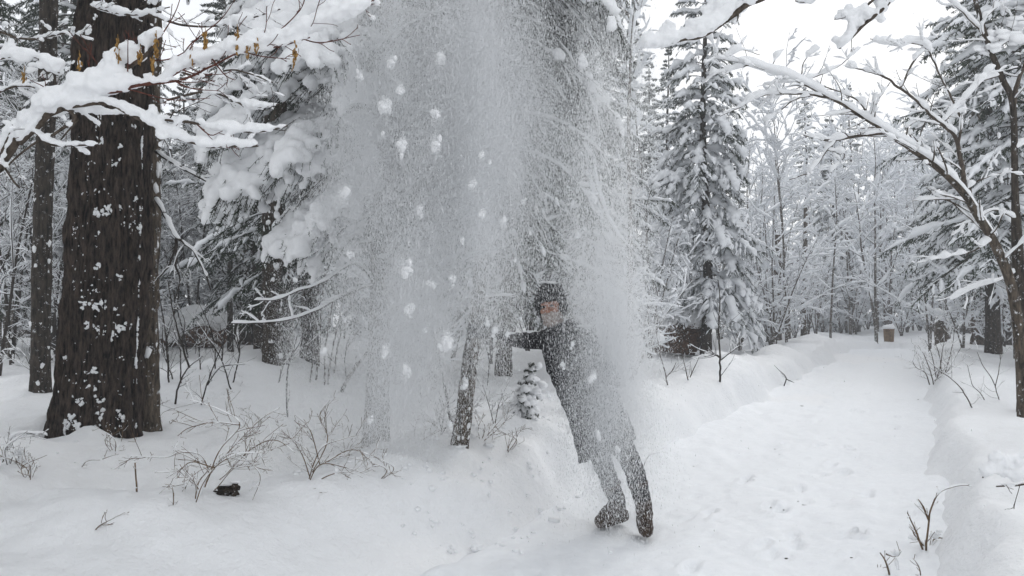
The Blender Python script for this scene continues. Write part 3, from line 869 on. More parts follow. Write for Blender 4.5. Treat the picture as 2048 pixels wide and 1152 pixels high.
def near_spruces():
    rng = np.random.default_rng(77)
    # grey trunk in the curtain
    bF = P(750, 915, 6.2); bF[2] = float(surf(bF[0], bF[1])) - .15
    axF = lambda z: np.array([bF[0] + .018 * z, bF[1] + .03 * math.sin(z), z])
    rF = thing('spruce', 'grey trunked spruce whose left boughs carry thick pillows of snow', 'tree', tuple(bF))
    p = np.array([axF(z) for z in np.linspace(bF[2], 8.0, 60)])
    tubes(t1 := MB(), p, np.linspace(.092, .035, 60) * (1 + .5 * np.exp(-np.arange(60) / 2.0)), 20)
    t1.V = [v + .006 * np.stack([noise(v[:, 0] * 40, v[:, 1] * 40, v[:, 2] * 6)] * 3, 1) * [1, 1, 0] for v in t1.V]
    t1.build('trunk', M['bark_brown'], rF)
    crown, bough, heavy, light = MB(), MB(), MB(), MB()
    sp = []
    for i in range(27):                                     # left side, loaded
        z = rng.uniform(2.55, 4.6); sp.append((z, rng.uniform(135, 262), rng.uniform(.85, 1.5) * (1.05 - .06 * (z - 2)), rng.uniform(-5, 22), rng.uniform(-72, -38), rng.uniform(.75, 1.25)))
    for (z, az, L) in [(2.35, 190, 1.0), (2.25, 215, .85), (2.15, 172, .75), (2.45, 240, .8), (2.05, 200, .62), (3.0, 185, 1.55), (3.3, 196, 1.6), (2.8, 205, 1.4), (3.7, 188, 1.6)]:
        sp.append((z, az, L, 8, -62, rng.uniform(.8, 1.1)))
    for i in range(26):                                     # shaken side, dusted
        z = rng.uniform(2.4, 4.8); sp.append((z, rng.uniform(-60, 115), rng.uniform(.8, 1.3), rng.uniform(-10, 15), rng.uniform(-70, -35), rng.uniform(.15, .45)))
    for i in range(3):                                     # above the picture
        z = rng.uniform(4.8, 7.6); sp.append((z, rng.uniform(0, 360), 1.3 * (8.4 - z) / 3.4, 15, -35, .9))
    spruce_branches(rng, sp, axF, M['needle'], crown, bough, heavy, light)
    L = Limbs(9)
    for pts in ([(745,555,6.2),(705,528,6.1),(650,562,5.95),(600,581,5.9),(555,598,5.85),(508,600,5.8)], [(745,572,6.2),(725,576,6.1),(660,606,5.9),(600,634,5.8),(530,645,5.75),(462,646,5.7)],
                [(745,430,6.2),(690,455,6.1),(640,500,6.0),(600,520,6.0)], [(750,640,6.2),(800,610,6.1),(850,600,6.0)], [(752,480,6.2),(690,490,6.4),(620,480,6.6)], [(752,520,6.2),(820,500,6.0),(870,520,5.9)]):
        L.limb(line_px(pts), (.012, .005), .016, twigs=5, tl=.22, tup=-.1, lump=.3, gap=.05)
    bough.join(L.b); light.join(L.s)
    bough.build('branches', M['twig_dark'], rF); crown.build('crown', M['needle'], rF)
    remesh(heavy, 'snow_load', M['snow'], .022, rF, 1, 'stuff', rough=.009, freq=30)
    light.build('snow_dusting', M['snow'], rF)

    # the slim leaning trunk that is being pushed
    bE = P(912, 938, 5.62); bE[2] = float(surf(bE[0], bE[1])) - .12
    pt = np.array([bE, P(925, 850, 5.62), P(940, 720, 5.62), P(952, 640, 5.6), P(965, 480, 5.6), P(985, 250, 5.6), P(1000, 0, 5.6), P(1010, -300, 5.6), P(1018, -620, 5.6)])
    pe, Re = resample(pt, .06, np.linspace(.064, .03, len(pt)) + np.array([.012] + [0] * (len(pt) - 1)))
    rE = thing('spruce', 'slim leaning spruce being pushed by the person, its boughs shaken half bare', 'tree', tuple(bE))
    tubes(t2 := MB(), pe, Re, 22)
    t2.V = [v + (.008 * (np.abs(noise(v[:, 0] * 28, v[:, 1] * 28, v[:, 2] * 6)) - .3) + .003 * noise(v[:, 0] * 70, v[:, 1] * 70, v[:, 2] * 30))[:, None] * unit((v - np.stack([np.interp(v[:, 2], pe[:, 2], pe[:, 0]), np.interp(v[:, 2], pe[:, 2], pe[:, 1]), v[:, 2]], 1))) for v in t2.V]
    t2.build('trunk', M['bark_brown'], rE)
    sb = MB(); C, RR = [], []
    for i in range(95):
        k = int(rng.random() ** 1.5 * len(pe) * .42); th = rng.uniform(0, 6.28); w = rng.uniform(.005, .017)
        C.append(pe[k] + Re[k] * .97 * np.array([math.cos(th), math.sin(th), 0])); RR.append((w, w, w * 1.5))
    blobs(sb, C, np.array(RR), rng, 1, .4); sb.build('snow_patches', M['snow'], rE)['kind'] = 'stuff'
    axE = lambda z: np.array([np.interp(z, pe[:, 2], pe[:, 0]), np.interp(z, pe[:, 2], pe[:, 1]), z])
    crown, bough, heavy, light = MB(), MB(), MB(), MB()
    sp = []
    for i in range(38):                                     # right side down to the person
        z = rng.uniform(2.55, 4.7); sp.append((z, rng.uniform(-22, 85), rng.uniform(.75, 1.22), rng.uniform(-8, 14), rng.uniform(-82, -48), rng.uniform(.1, .4)))
    for (z, az, L, s_) in [(3.95, -25, 1.05, .95), (4.1, -48, .9, 1.0), (4.0, 5, 1.1, .9), (3.3, 8, 1.15, .85), (4.2, -75, .8, 1.0), (4.35, -10, 1.15, 1.0)]:
        sp.append((z, az, L, 4, -70, s_))
    for i in range(22):
        z = rng.uniform(2.3, 4.8); sp.append((z, rng.uniform(62, 205), rng.uniform(.6, 1.1), rng.uniform(-10, 12), rng.uniform(-70, -35), rng.uniform(.1, .4)))
    for i in range(3):
        z = rng.uniform(4.8, 6.8); sp.append((z, rng.uniform(0, 360), 1.2 * (7.4 - z) / 2.6, 15, -35, .9))
    spruce_branches(rng, sp, axE, M['needle'], crown, bough, heavy, light)
    bough.build('branches', M['twig_dark'], rE); crown.build('crown', M['needle'], rE)
    remesh(heavy, 'snow_load', M['snow'], .021, rE, 1, 'stuff', rough=.008, freq=26)
    light.build('snow_dusting', M['snow'], rE)
near_spruces()
# ------------------------------------------------------------------ near boughs and the arching trees
def near_left_tree():
    L = Limbs(31); d = 3.0
    base = P(-420, 900, 3.1); base[2] = float(surf(base[0], base[1])) - .1
    root = thing('bare_tree', 'bare tree whose snowy boughs with hanging brown seeds reach in from the left', 'tree', tuple(base))
    tk = MB()
    p, R = resample(np.array([base, P(-400, 600, 3.1), P(-350, 250, 3.1), P(-330, -200, 3.1), P(-320, -700, 3.1)]), .06, [.09, .075, .06, .045, .03])
    tubes(tk, p, R, 14); tk.build('trunk', M['bark_brown'], root)
    D = lambda pts: line_px(pts, d)
    L.limb(np.vstack([P(-370, 420, 3.1), P(-150, 390, 3.05), D([(-30,350),(10,310),(38,270),(68,240),(110,218),(150,200),(178,180),(220,157),(280,122),(306,94)])]), (.026, .006), .030, .036, .012, 5, .22, lump=.7, gap=.18, freq=11)
    L.limb(D([(178,185),(212,182),(250,177),(300,166),(335,152),(360,138),(420,112),(470,98),(520,88),(600,66),(690,28),(755,-4)]), (.011, .003), .028, .040, .012, 8, .20, lump=.8, gap=.42, mat=1, freq=8)
    L.limb(D([(300,168),(360,160),(420,135),(480,105),(560,92),(620,75)]), (.005, .0022), .012, .014, .012, 5, .16, gap=.5, mat=1)
    L.limb(D([(40,285),(85,240),(118,218),(150,209),(214,208),(250,224),(300,246),(340,268),(390,288),(450,293),(516,291)]), (.011, .005), .026, .030, .012, 6, .2, lump=.4, gap=.1)
    L.limb(D([(214,209),(258,222),(300,233),(350,241),(388,246),(450,258),(520,264),(575,252)]), (.008, .003), .016, .018, .012, 4, .16, lump=.5, gap=.3)
    for (u, v, a, b_) in [(405, 246, 16, 14), (430, 254, 20, 10), (470, 256, 24, 9), (505, 254, 20, 11), (300, 222, 17, 11), (320, 232, 16, 7), (228, 120, 26, 22), (262, 100, 26, 24), (300, 78, 26, 24), (318, 60, 15, 14), (210, 130, 18, 20), (160, 128, 9, 13), (240, 148, 22, 14), (178, 172, 24, 16), (130, 194, 26, 15), (55, 232, 26, 16), (30, 246, 20, 14), (300, 158, 20, 12), (335, 130, 12, 13), (355, 118, 10, 14), (200, 152, 22, 16)]:
        L.lump(u, v, d, a, b_)
    L.limb(D([(-60,150),(0,118),(40,112),(80,118),(118,146)]), (.006, .003), .03, .036, .012, 2, .12, lump=.5)
    for (u, v, a, b_) in [(50, 116, 26, 12), (85, 126, 24, 12), (104, 138, 12, 10)]: L.lump(u, v, d, a, b_)
    L.limb(D([(-40,330),(20,300),(60,262),(100,290),(148,292),(196,290)]), (.006, .003), .018, .018, .012, 3, .15, gap=.2)
    L.limb(D([(130,212),(150,235),(120,262),(85,280),(50,300),(0,345)]), (.008, .003), .007, .008, .012, 3, .15)
    L.limb(D([(156,238),(140,258),(120,282),(105,292)]), (.004, .002), .004, .005, .012, 2, .1)
    L.limb(D([(-20,410),(0,330),(28,365),(38,376)]), (.005, .003), .004, .005, .012, 2, .1)
    for pts in ([(-20,60),(60,78),(130,66),(180,72)], [(300,30),(380,52),(470,46),(560,18)], [(320,130),(400,152),(470,140),(545,165)], [(335,200),(420,184),(500,214),(560,208)], [(-20,190),(40,172),(100,180)], [(180,12),(260,30),(340,14)]):
        L.limb(line_px(pts, 4.2), (.007, .003), .019, .022, .02, 8, .26, lump=.7, gap=.3, sub=2)
    for pts in ([(306,94),(330,60),(352,20),(365,-20)], [(420,112),(450,150),(470,160)], [(300,122),(340,118),(380,96),(400,60)], [(360,138),(400,150),(455,148)], [(280,122),(270,90),(250,60)], [(520,88),(560,60),(600,20),(612,-10)], [(250,177),(300,190),(350,200),(420,196)], [(205,160),(196,130),(170,96)], [(150,200),(180,160),(175,120)],
                [(470,98),(520,112),(580,118)], [(330,152),(380,176),(440,182)], [(390,245),(420,270),(445,262)], [(470,258),(455,285),(480,300)], [(110,218),(95,180),(60,160)], [(590,72),(640,85),(720,70)], [(360,130),(380,90),(440,40),(470,0)]):
        L.limb(D(pts), (.0032, .0012), snow=False, step=.012, twigs=3, tl=.09, sub=1, mat=1)
    L.finish(root, [M['twig'], M['twig_red']], voxel=.0075)
    # hanging seed clusters
    rng = np.random.default_rng(8)
    for i, (u, v, n_) in enumerate([(235,92,2),(237,116,2),(280,112,3),(312,84,3),(312,106,3),(590,104,3),(587,122,2),(410,78,3),(411,92,2),(512,96,2),(474,72,2),(384,118,2),(474,88,2),(305,135,3),(495,106,2),(48,155,3),(158,124,2)]):
        mb = MB(); c0 = P(u, v, d - .03)
        k = n_ * 5
        C = c0 + rng.normal(0, 1, (k, 3)) * [.004, .004, .013]
        th = rng.uniform(0, 6.28, k)
        t_ = np.stack([.35 * np.cos(th), .35 * np.sin(th), -np.ones(k)], 1); t_ = unit(t_)
        s_ = unit(np.cross(t_, rng.normal(size=(k, 3)))); n2 = np.cross(s_, t_)
        blobs(mb, C, np.tile([.0038, .002, .010], (k, 1)), rng, 1, .3, axes=np.stack([s_, n2, t_], 1))
        tubes(mb, np.array([c0 + [0, 0, .045], c0 + [.002, 0, .02], c0]), .0012, 4)
        mb.build('seed_cluster', M['seed'], root)
near_left_tree()

def near_right_boughs():
    d = 3.6
    base = P(2620, 900, 4.2); base[2] = float(surf(base[0], base[1])) - .1
    root = thing('bare_tree', 'bare tree reaching thick snow laden boughs in from the top right', 'tree', tuple(base))
    tk = MB()
    p, R = resample(np.array([base, P(2610, 500, 4.1), P(2560, 0, 4.0), P(2500, -500, 3.9), P(2480, -900, 3.9)]), .06, [.10, .085, .07, .05, .03])
    tubes(tk, p, R, 14); tk.build('trunk', M['bark_brown'], root)
    L = Limbs(41); D = lambda pts: line_px(pts, d)
    L.limb(np.vstack([P(2500, -500, 3.9), P(2100, -330, 3.8), P(1760, -160, 3.7), D([(1590,-40),(1530,-8),(1490,12),(1450,40),(1410,66),(1370,80),(1325,88),(1282,90)])]), (.03, .004), .038, .05, .012, 3, .14, lump=.5, gap=.2, freq=7)
    for (u, v, a, b_) in [(1462, 12, 36, 26), (1435, 30, 36, 28), (1405, 52, 34, 22), (1380, 64, 22, 16), (1340, 64, 26, 18), (1315, 74, 22, 12), (1330, 82, 16, 14), (1475, -5, 34, 22)]: L.lump(u, v, d, a, b_)
    L.limb(np.vstack([P(2100, -330, 3.8), P(1900, -150, 3.7), D([(1800,-25),(1770,10),(1745,36),(1722,54),(1700,78),(1680,98)])]), (.018, .003), .034, .04, .012, 2, .1, lump=.4, gap=.1)
    for (u, v, a, b_) in [(1715, 42, 18, 15), (1740, 25, 22, 18), (1765, 2, 22, 18), (1706, 60, 12, 10)]: L.lump(u, v, d, a, b_)
    L.limb(np.vstack([P(1900, -150, 3.7), D([(1775,-30),(1735,8),(1715,24),(1690,34),(1668,38)])]), (.008, .002), .018, .02, .012, 2, .08, gap=.2)
    for (u, v, a, b_) in [(1690, 24, 17, 11), (1700, 18, 12, 9)]: L.lump(u, v, d, a, b_)
    L.limb(np.vstack([P(1760, -160, 3.7), D([(1660,-30),(1630,0),(1608,5),(1590,2)])]), (.006, .002), .02, .02, .012, 1, .08)
    L.lump(1612, 0, d, 20, 9)
    L.finish(root, M['twig'], voxel=.0075)
near_right_boughs()

def arching_tree():
    d = 8.2
    b = P(2046, 826, d); b[2] = float(surf(b[0], b[1])) - .12
    root = thing('bare_tree', 'bare tree arching left over the path with snow lined boughs', 'tree', tuple(b))
    L = Limbs(51); D = lambda pts, dd=None: line_px(pts, d if dd is None else dd)
    tk = MB()
    main = np.vstack([b, D([(2043,740),(2036,650),(2022,570),(2004,520),(1980,470),(1955,430),(1930,390),(1895,352),(1855,320),(1828,302),(1800,282),(1770,262),(1742,244),(1715,228),(1685,208),(1655,194),(1628,178),(1600,164),(1570,152),(1540,143),(1495,128),(1450,119),(1424,112)])])
    p, R = resample(main, .03, np.interp(np.linspace(0, 1, len(main)), [0, .2, .55, 1], [.056, .045, .021, .005]))
    tubes(tk, p, R, 12); tk.build('trunk', M['bark_brown'], root)
    snowtubes(L.s, p, R, np.linspace(.026, .042, len(p)), .062, 10, 0, L.rng, .35, .02, 6, .25, .8)
    c, cr = kids(L.rng, p[None, 40:], R[None, 40:], 44, .15, 55, .06, K=15, s0=.1, rf=.4, wig=.12, flat=.4)
    cr = np.clip(cr, .002, .008); tubes(L.b, c, cr, 4); snowtubes(L.s, c, cr, .016, .026, 7, 0, L.rng, .7, .32, 14)
    A = lambda pts, r, **k: L.limb(D(pts), r, k.pop('sw', .024), k.pop('sh', .040), .02, lump=.6, gap=.28, freq=12, **k)
    A([(1770,264),(1730,270),(1670,280),(1640,278),(1607,270)], (.02, .006), twigs=5, tl=.3)
    A([(1672,282),(1655,298),(1640,320),(1622,342),(1600,352),(1578,360)], (.012, .004), twigs=4, tl=.25)
    A([(1655,300),(1690,310),(1660,345)], (.007, .003), twigs=3, tl=.2, sw=.025)
    A([(1660,196),(1630,190),(1580,187),(1520,192),(1482,213),(1440,232)], (.016, .005), twigs=6, tl=.32)
    A([(1620,192),(1590,198),(1560,222),(1530,245)], (.009, .003), twigs=4, tl=.25)
    A([(1745,246),(1748,222),(1760,195),(1780,165)], (.012, .004), twigs=4, tl=.25, sw=.02)
    A([(1742,244),(1720,205),(1690,188),(1655,175),(1610,160)], (.012, .004), twigs=5, tl=.3)
    A([(1600,164),(1640,150),(1680,130),(1722,95)], (.01, .003), twigs=3, tl=.25)
    A([(1540,143),(1550,120),(1568,98)], (.006, .003), twigs=2, tl=.15)
    A([(1600,164),(1610,120),(1640,95)], (.006, .003), twigs=2, tl=.2)
    A([(1808,286),(1820,250),(1850,240),(1840,275),(1862,312)], (.009, .003), twigs=3, tl=.25, sw=.025)
    A([(1500,130),(1460,140),(1417,150)], (.008, .003), twigs=4, tl=.25)
    A([(1450,119),(1480,100),(1520,110)], (.006, .003), twigs=3, tl=.2)
    A([(1932,386),(1925,345),(1915,285),(1895,258),(1870,238),(1840,208),(1800,176),(1760,150),(1725,140),(1690,131)], (.026, .006), twigs=16, tl=.42)
    A([(1916,290),(1922,240),(1900,190),(1880,150),(1850,80)], (.014, .005), twigs=8, tl=.4, sw=.025)
    A([(1800,176),(1830,120),(1850,92),(1790,85),(1740,78)], (.012, .004), twigs=6, tl=.3)
    A([(1880,150),(1845,88),(1790,90),(1745,80)], (.010, .004), twigs=5, tl=.3)
    A([(1880,250),(1920,210),(1960,165),(1990,130)], (.012, .004), twigs=6, tl=.35, sw=.028)
    A([(1985,478),(1950,500),(1900,512),(1860,520)], (.010, .003), twigs=5, tl=.3, sw=.022)
    A([(1925,385),(1960,360),(2010,345),(2048,350)], (.010, .003), twigs=5, tl=.35, sw=.03)
    L.b.build('branches', M['twig'], root)['kind'] = 'stuff'; L.s.build('snow_load', M['snow'], root)['kind'] = 'stuff'

    d2 = 8.6
    b2 = P(2046, 822, d2); b2[2] = float(surf(b2[0], b2[1])) - .12
    r2 = thing('bare_tree', 'dark upright tree at the right edge behind the foot of the arching tree', 'tree', tuple(b2))
    L = Limbs(52); D = lambda pts: line_px(pts, d2)
    m2 = np.vstack([b2, D([(2048,740),(2040,600),(2034,480),(2030,380),(2026,215),(2006,160),(1980,98),(1962,40),(1948,-10),(1930,-80)])])
    p, R = resample(m2, .04, [.07, .068, .062, .055, .036, .032, .03, .027, .024, .022, .016])
    tk = MB(); tubes(tk, p, R, 12); tk.build('trunk', M['bark_dark'], r2)
    A = lambda pts, r, **k: L.limb(D(pts), r, k.pop('sw', .028), k.pop('sh', .042), .025, lump=.4, gap=.05, freq=6, **k)
    A([(2026,212),(2034,170),(2048,130),(2070,80)], (.03, .01), twigs=4, tl=.35)
    A([(1982,98),(1960,60),(1920,20),(1890,-10)], (.016, .005), twigs=7, tl=.4)
    A([(1985,110),(2010,85),(2050,78),(2090,70)], (.014, .005), twigs=7, tl=.4)
    A([(2000,150),(1960,165),(1930,200),(1900,232)], (.012, .004), twigs=6, tl=.35)
    A([(2028,300),(2060,280),(2110,260)], (.012, .004), twigs=5, tl=.35)
    A([(1962,40),(2000,10),(2040,-10)], (.012, .004), twigs=6, tl=.35)
    A([(2034,440),(1990,420),(1950,440),(1905,455)], (.012, .004), twigs=6, tl=.35, sw=.025)
    A([(2036,540),(2000,560),(1950,575),(1900,600)], (.010, .003), twigs=6, tl=.35, sw=.02)
    for (u, v, a, b_) in [(1990, 70, 34, 14), (2030, 80, 34, 16), (1975, 100, 30, 12), (2040, 45, 30, 14)]: L.lump(u, v, d2, a, b_)
    L.b.build('branches', M['twig'], r2)['kind'] = 'stuff'; L.s.build('snow_load', M['snow'], r2)['kind'] = 'stuff'
arching_tree()

def low_twigs(name, label, cat, base, stems, mat, seed, sw=.0042, group=None, gap=.35, sub=3, tw=4, tl=.15, r=(.0036, .0014), lump=None):
    """shrub or stalk: pixel polylines of its stems, at one depth"""
    d = base[2]
    b = P(base[0], base[1], d); b[2] = float(surf(b[0], b[1]))
    root = thing(name, label, cat, tuple(b), group)
    L = Limbs(seed); L.k = 1; stp = .015 if d < 6 else .04
    for i, pts in enumerate(stems):
        q = line_px([(u, v, d + .05 * ((i * 7) % 5 - 2)) for (u, v) in pts])
        if i == 0 or pts[0] == tuple(base[:2]): q[0] = b - [0, 0, .05]
        L.limb(q, r, sw, sw * 1.2, stp, int(tw * 1.5), tl, lump=.6, gap=gap, freq=16, sub=sub)
    if lump:
        for l_ in lump: L.lump(l_[0], l_[1], d, l_[2], l_[3])
    L.finish(root, mat)
    return root

T_ = M['twig_tan']
def gd(u, v): return float(G(u, v)[1])
low_twigs('shrub', 'tangle of arching straw coloured twigs in front of the snowy bank at lower left', 'shrub', (388, 1008, gd(388, 1005)), [
    [(388,1008),(405,970),(430,935),(470,910),(520,905)], [(388,1008),(400,960),(445,918),(475,908),(520,950),(505,1000)], [(388,1008),(420,950),(470,890),(520,840),(560,815)],
    [(410,975),(440,900),(480,850),(440,820),(380,800)], [(420,950),(400,910),(360,905),(330,915),(255,912)], [(430,935),(380,925),(345,958)], [(440,960),(500,900),(550,880),(590,905)],
    [(430,980),(470,935),(510,925),(540,890)], [(480,850),(430,845),(380,855),(355,872)], [(400,980),(380,960),(362,1000)]], T_, 61, tw=6, tl=.17)
low_twigs('shrub', 'low bush of thin bent twigs at the foot of the snow curtain', 'shrub', (612, 960, gd(612, 960)), [
    [(612,960),(640,930),(690,935),(735,950)], [(612,960),(640,900),(680,880),(715,870)], [(620,955),(600,900),(570,870),(540,865)], [(612,960),(660,950),(700,945),(725,955)], [(640,930),(620,860),(590,830)], [(650,925),(700,900),(740,910)], [(625,945),(655,880),(640,830),(660,800)]], T_, 62, tw=5)
low_twigs('shrub', 'sparse twig sprays at the left edge in front of the huge trunk', 'shrub', (18, 932, gd(18, 932)), [
    [(18,932),(10,900),(30,880),(55,862)], [(18,932),(30,905),(50,912)], [(18,930),(-10,915),(-30,900)], [(5,925),(30,870),(95,868)], [(0,932),(30,927)]], M['twig'], 63, tw=4, sw=.012)
low_twigs('stalk', 'single upright straw coloured stalk on the snow left of the arching twigs', 'stalk', (275, 984, gd(275, 984)), [[(275,984),(272,958),(270,926)]], T_, 64, tw=3, tl=.05, sub=0, r=(.005, .004), sw=.004)
low_twigs('stalk', 'tiny fir like sprig standing in snow beside the arching twigs', 'stalk', (346, 1012, gd(346, 1012)), [[(346,1012),(347,990),(345,975)]], T_, 65, tw=5, tl=.04, sub=0, r=(.003, .002), sw=.003)
low_twigs('twig', 'fallen twig half sunk in snow near the lower left corner', 'twig', (182, 1058, gd(182, 1058)), [[(182,1058),(205,1048),(228,1036),(250,1025)]], T_, 66, tw=4, tl=.08, sub=1, sw=.004)
low_twigs('twig', 'curved dry twig poking from snow right of the huge trunk foot', 'twig', (157, 932, gd(157, 930)), [[(157,932),(175,922),(200,920)], [(205,918),(222,912),(238,908)]], T_, 67, tw=2, tl=.05, sub=0, sw=.003)
low_twigs('shrub', 'knotted stalk bush with budded stems on the right edge of the path', 'shrub', (1850, 1104, gd(1850, 1104)), [
    [(1850,1104),(1856,1060),(1862,1020),(1880,985),(1910,972),(1938,970)], [(1850,1104),(1835,1070),(1815,1025)], [(1850,1104),(1870,1078),(1905,1080)], [(1858,1040),(1845,1010),(1836,998)], [(1850,1095),(1830,1070),(1826,1060)]], T_, 68, tw=4, tl=.07, sub=0, sw=.005, r=(.007, .003), lump=[(1868,1068,12,9),(1825,1076,9,9)])
low_twigs('shrub', 'small twig with a clot of snow at the bottom right of the path', 'shrub', (1780, 1152, gd(1780, 1150)), [
    [(1780,1160),(1772,1125),(1760,1106)], [(1772,1108),(1790,1112),(1800,1100)], [(1770,1150),(1755,1138)]], T_, 69, tw=3, tl=.06, sub=0, sw=.006, r=(.006, .003), lump=[(1790,1105,9,12),(1793,1125,6,14)])
low_twigs('twig', 'thin twig leaning out of the bottom edge snow beside the path', 'twig', (1845, 1158, gd(1845, 1150)), [[(1845,1160),(1836,1130),(1826,1117)]], T_, 70, tw=3, tl=.05, sub=0, sw=.003)
low_twigs('shrub', 'bare thicket of grey brown stems where the path meets the right bank', 'shrub', (1868, 775, gd(1868, 775)), [
    [(1868,775),(1860,740),(1848,710),(1836,690)], [(1868,775),(1880,735),(1885,700),(1895,660)], [(1875,778),(1870,740),(1862,705),(1850,680)], [(1868,775),(1890,750),(1910,715),(1925,690)], [(1880,780),(1895,730),(1905,690),(1910,650)],
    [(1860,770),(1850,745),(1832,735),(1825,722)], [(1885,770),(1880,720),(1870,680),(1868,640)]], M['twig'], 71, tw=7, tl=.28, sw=.010, r=(.010, .003))
low_twigs('shrub', 'long bare stem bending over the right bank', 'shrub', (1947, 815, gd(1947, 815)), [[(1947,815),(1925,780),(1900,755),(1880,742),(1855,720)]], M['twig'], 72, tw=4, tl=.25, sub=1, r=(.008, .003), sw=.006)
low_twigs('shrub', 'forked thin sapling stems standing on the right bank', 'shrub', (2000, 800, gd(2000, 800)), [[(2000,800),(1985,760),(1965,730),(1955,705)], [(1990,775),(1998,740),(2003,700)], [(1978,815),(1960,785),(1945,770),(1935,730)]], M['twig'], 73, tw=4, tl=.22, sub=1, r=(.006, .003), sw=.006)
low_twigs('sapling', 'thin upright sapling with short side twigs on the left bank', 'sapling', (1440, 765, gd(1440, 764)), [[(1440,765),(1440,720),(1438,660),(1440,600),(1436,560)], [(1439,715),(1420,700)], [(1440,720),(1460,705),(1480,690)]], M['twig_dark'], 74, tw=7, tl=.4, sub=1, r=(.016, .005), sw=.012)
low_twigs('sapling', 'thin forked sapling on the left bank beside the snow curtain', 'sapling', (1336, 772, gd(1336, 772)), [[(1336,772),(1328,735),(1318,700),(1310,640)], [(1332,755),(1345,740),(1352,725)]], M['twig'], 75, tw=5, tl=.35, sub=1, r=(.009, .003), sw=.008)
low_twigs('sapling', 'two pronged twig on the left bank under the snowy spruce', 'sapling', (1378, 762, gd(1378, 762)), [[(1378,762),(1368,725),(1362,700)], [(1380,755),(1398,715)]], M['twig'], 76, tw=3, tl=.2, sub=0, r=(.008, .003), sw=.006)
low_twigs('twig', 'dark forked twig sticking out of the left bank above the path', 'twig', (1566, 772, gd(1566, 772)), [[(1566,772),(1572,755),(1558,740),(1548,730)], [(1572,757),(1588,765)]], M['twig_dark'], 77, tw=2, tl=.15, sub=0, r=(.012, .004), sw=.01)
low_twigs('twig', 'faint twig spray by the boots on the path edge', 'twig', (1283, 935, gd(1283, 935)), [[(1283,935),(1295,915),(1305,908),(1320,905)]], M['twig'], 78, tw=3, tl=.07, sub=0, r=(.003, .0015), sw=.003)

def snowy_tip():
    d = 3.4; L = Limbs(81)
    b = P(2260, 1100, 3.6); b[2] = float(surf(b[0], b[1])) - .05
    root = thing('shrub', 'twig tips carrying two fat snow clumps at the right edge', 'shrub', tuple(b))
    L.limb(np.vstack([b, P(2180, 950, 3.5), line_px([(2100,925),(2048,915),(2010,928),(1965,955)], d)]), (.012, .003), .02, .024, .012, 5, .09, tup=-.5)
    L.limb(line_px([(2100,925),(2070,960),(2040,970),(1992,972)], d), (.006, .003), .01, .01, .012, 4, .08, tup=-.5)
    for (u, v, a, b_) in [(2000, 925, 32, 24), (1985, 938, 24, 20), (2022, 942, 28, 20), (2045, 935, 26, 24), (2070, 925, 30, 24)]: L.lump(u, v, d, a, b_, 8)
    L.finish(root, M['twig'], voxel=.008)
snowy_tip()

rgS = np.random.default_rng(120)
for i in range(26):
    u, v = (rgS.uniform(318, 560), rgS.uniform(705, 800)) if i < 12 else (rgS.uniform(560, 1010), rgS.uniform(720, 860))
    if i >= 22: u, v = rgS.uniform(0, 110), rgS.uniform(690, 770)
    g_ = gd(u, v); h_ = rgS.uniform(90, 230) * 11 / g_; lx = rgS.normal(0, .25)
    st = [(u, v), (u + lx * h_ * .3 + rgS.normal(0, 6), v - h_ * .4), (u + lx * h_ * .7 + rgS.normal(0, 8), v - h_ * .75), (u + lx * h_ * 1.1 + rgS.normal(0, 10), v - h_)]
    low_twigs('sapling', 'thin bare sapling stem rising from the shaded snow left of the person', 'sapling', (u, v, g_), [st, [st[1], (st[1][0] + rgS.normal(0, 25), st[1][1] - h_ * .3)]], M['twig_dark'], 130 + i, tw=5, tl=.32, sw=.006, r=(.011, .003), sub=2, group='thin sapling stems in the shaded snow')
for i, (u, v) in enumerate([(230, 905), (505, 865), (600, 905), (690, 900), (760, 960), (830, 880), (960, 880), (330, 850), (60, 960), (1010, 905)]):
    st = [[(u, v), (u + rgS.normal(0, 20), v - 25), (u + rgS.normal(0, 45), v - 50)] for k in range(4)]
    low_twigs('shrub', 'few fine dry twigs poking out of the shaded snow', 'shrub', (u, v, gd(u, v)), st, M['twig_tan'], 170 + i, tw=3, tl=.10, sw=.003, r=(.0032, .0012), sub=2, group='fine dry twigs poking from the shaded snow')
# thin stems behind, between the huge trunk and the curtain
rng = np.random.default_rng(90)
DK = M['twig_dark']
low_twigs('sapling', 'leaning dark sapling arching left beside the slanting drift', 'sapling', (350, 808, gd(350, 808)), [[(350,808),(358,770),(378,735),(405,712)], [(378,735),(350,640),(335,560)]], DK, 91, tw=5, tl=.3, sw=.008, r=(.014, .005))
low_twigs('sapling', 'straight thin sapling between the huge trunk and the boulder', 'sapling', (338, 765, gd(338, 765)), [[(338,765),(334,700),(330,660),(320,600),(310,540)], [(332,680),(345,640)]], DK, 92, tw=6, tl=.35, sw=.008, r=(.014, .005))
low_twigs('sapling', 'long slanting bare stem crossing in front of the snow capped boulder', 'sapling', (376, 715, gd(376, 715)), [[(376,715),(365,660),(352,610),(342,560),(330,500)]], DK, 93, tw=6, tl=.5, sw=.010, r=(.022, .008))
low_twigs('sapling', 'thin crooked sapling in front of the slanting snow drift', 'sapling', (400, 812, gd(400, 812)), [[(400,812),(420,750),(440,700),(452,670)], [(415,770),(440,735),(490,728)]], DK, 94, tw=5, tl=.3, sw=.008, r=(.010, .004))
low_twigs('sapling', 'clump of thin brown stems behind the curtain of snow', 'sapling', (650, 770, gd(650, 770)), [[(640,770),(650,700),(660,640),(668,580)], [(655,772),(665,700),(680,630),(690,560)], [(632,760),(640,690),(642,620),(650,540)], [(668,745),(676,690),(690,640)], [(620,765),(628,700),(630,630)]], M['twig'], 95, tw=4, tl=.35, sw=.006, r=(.014, .005))
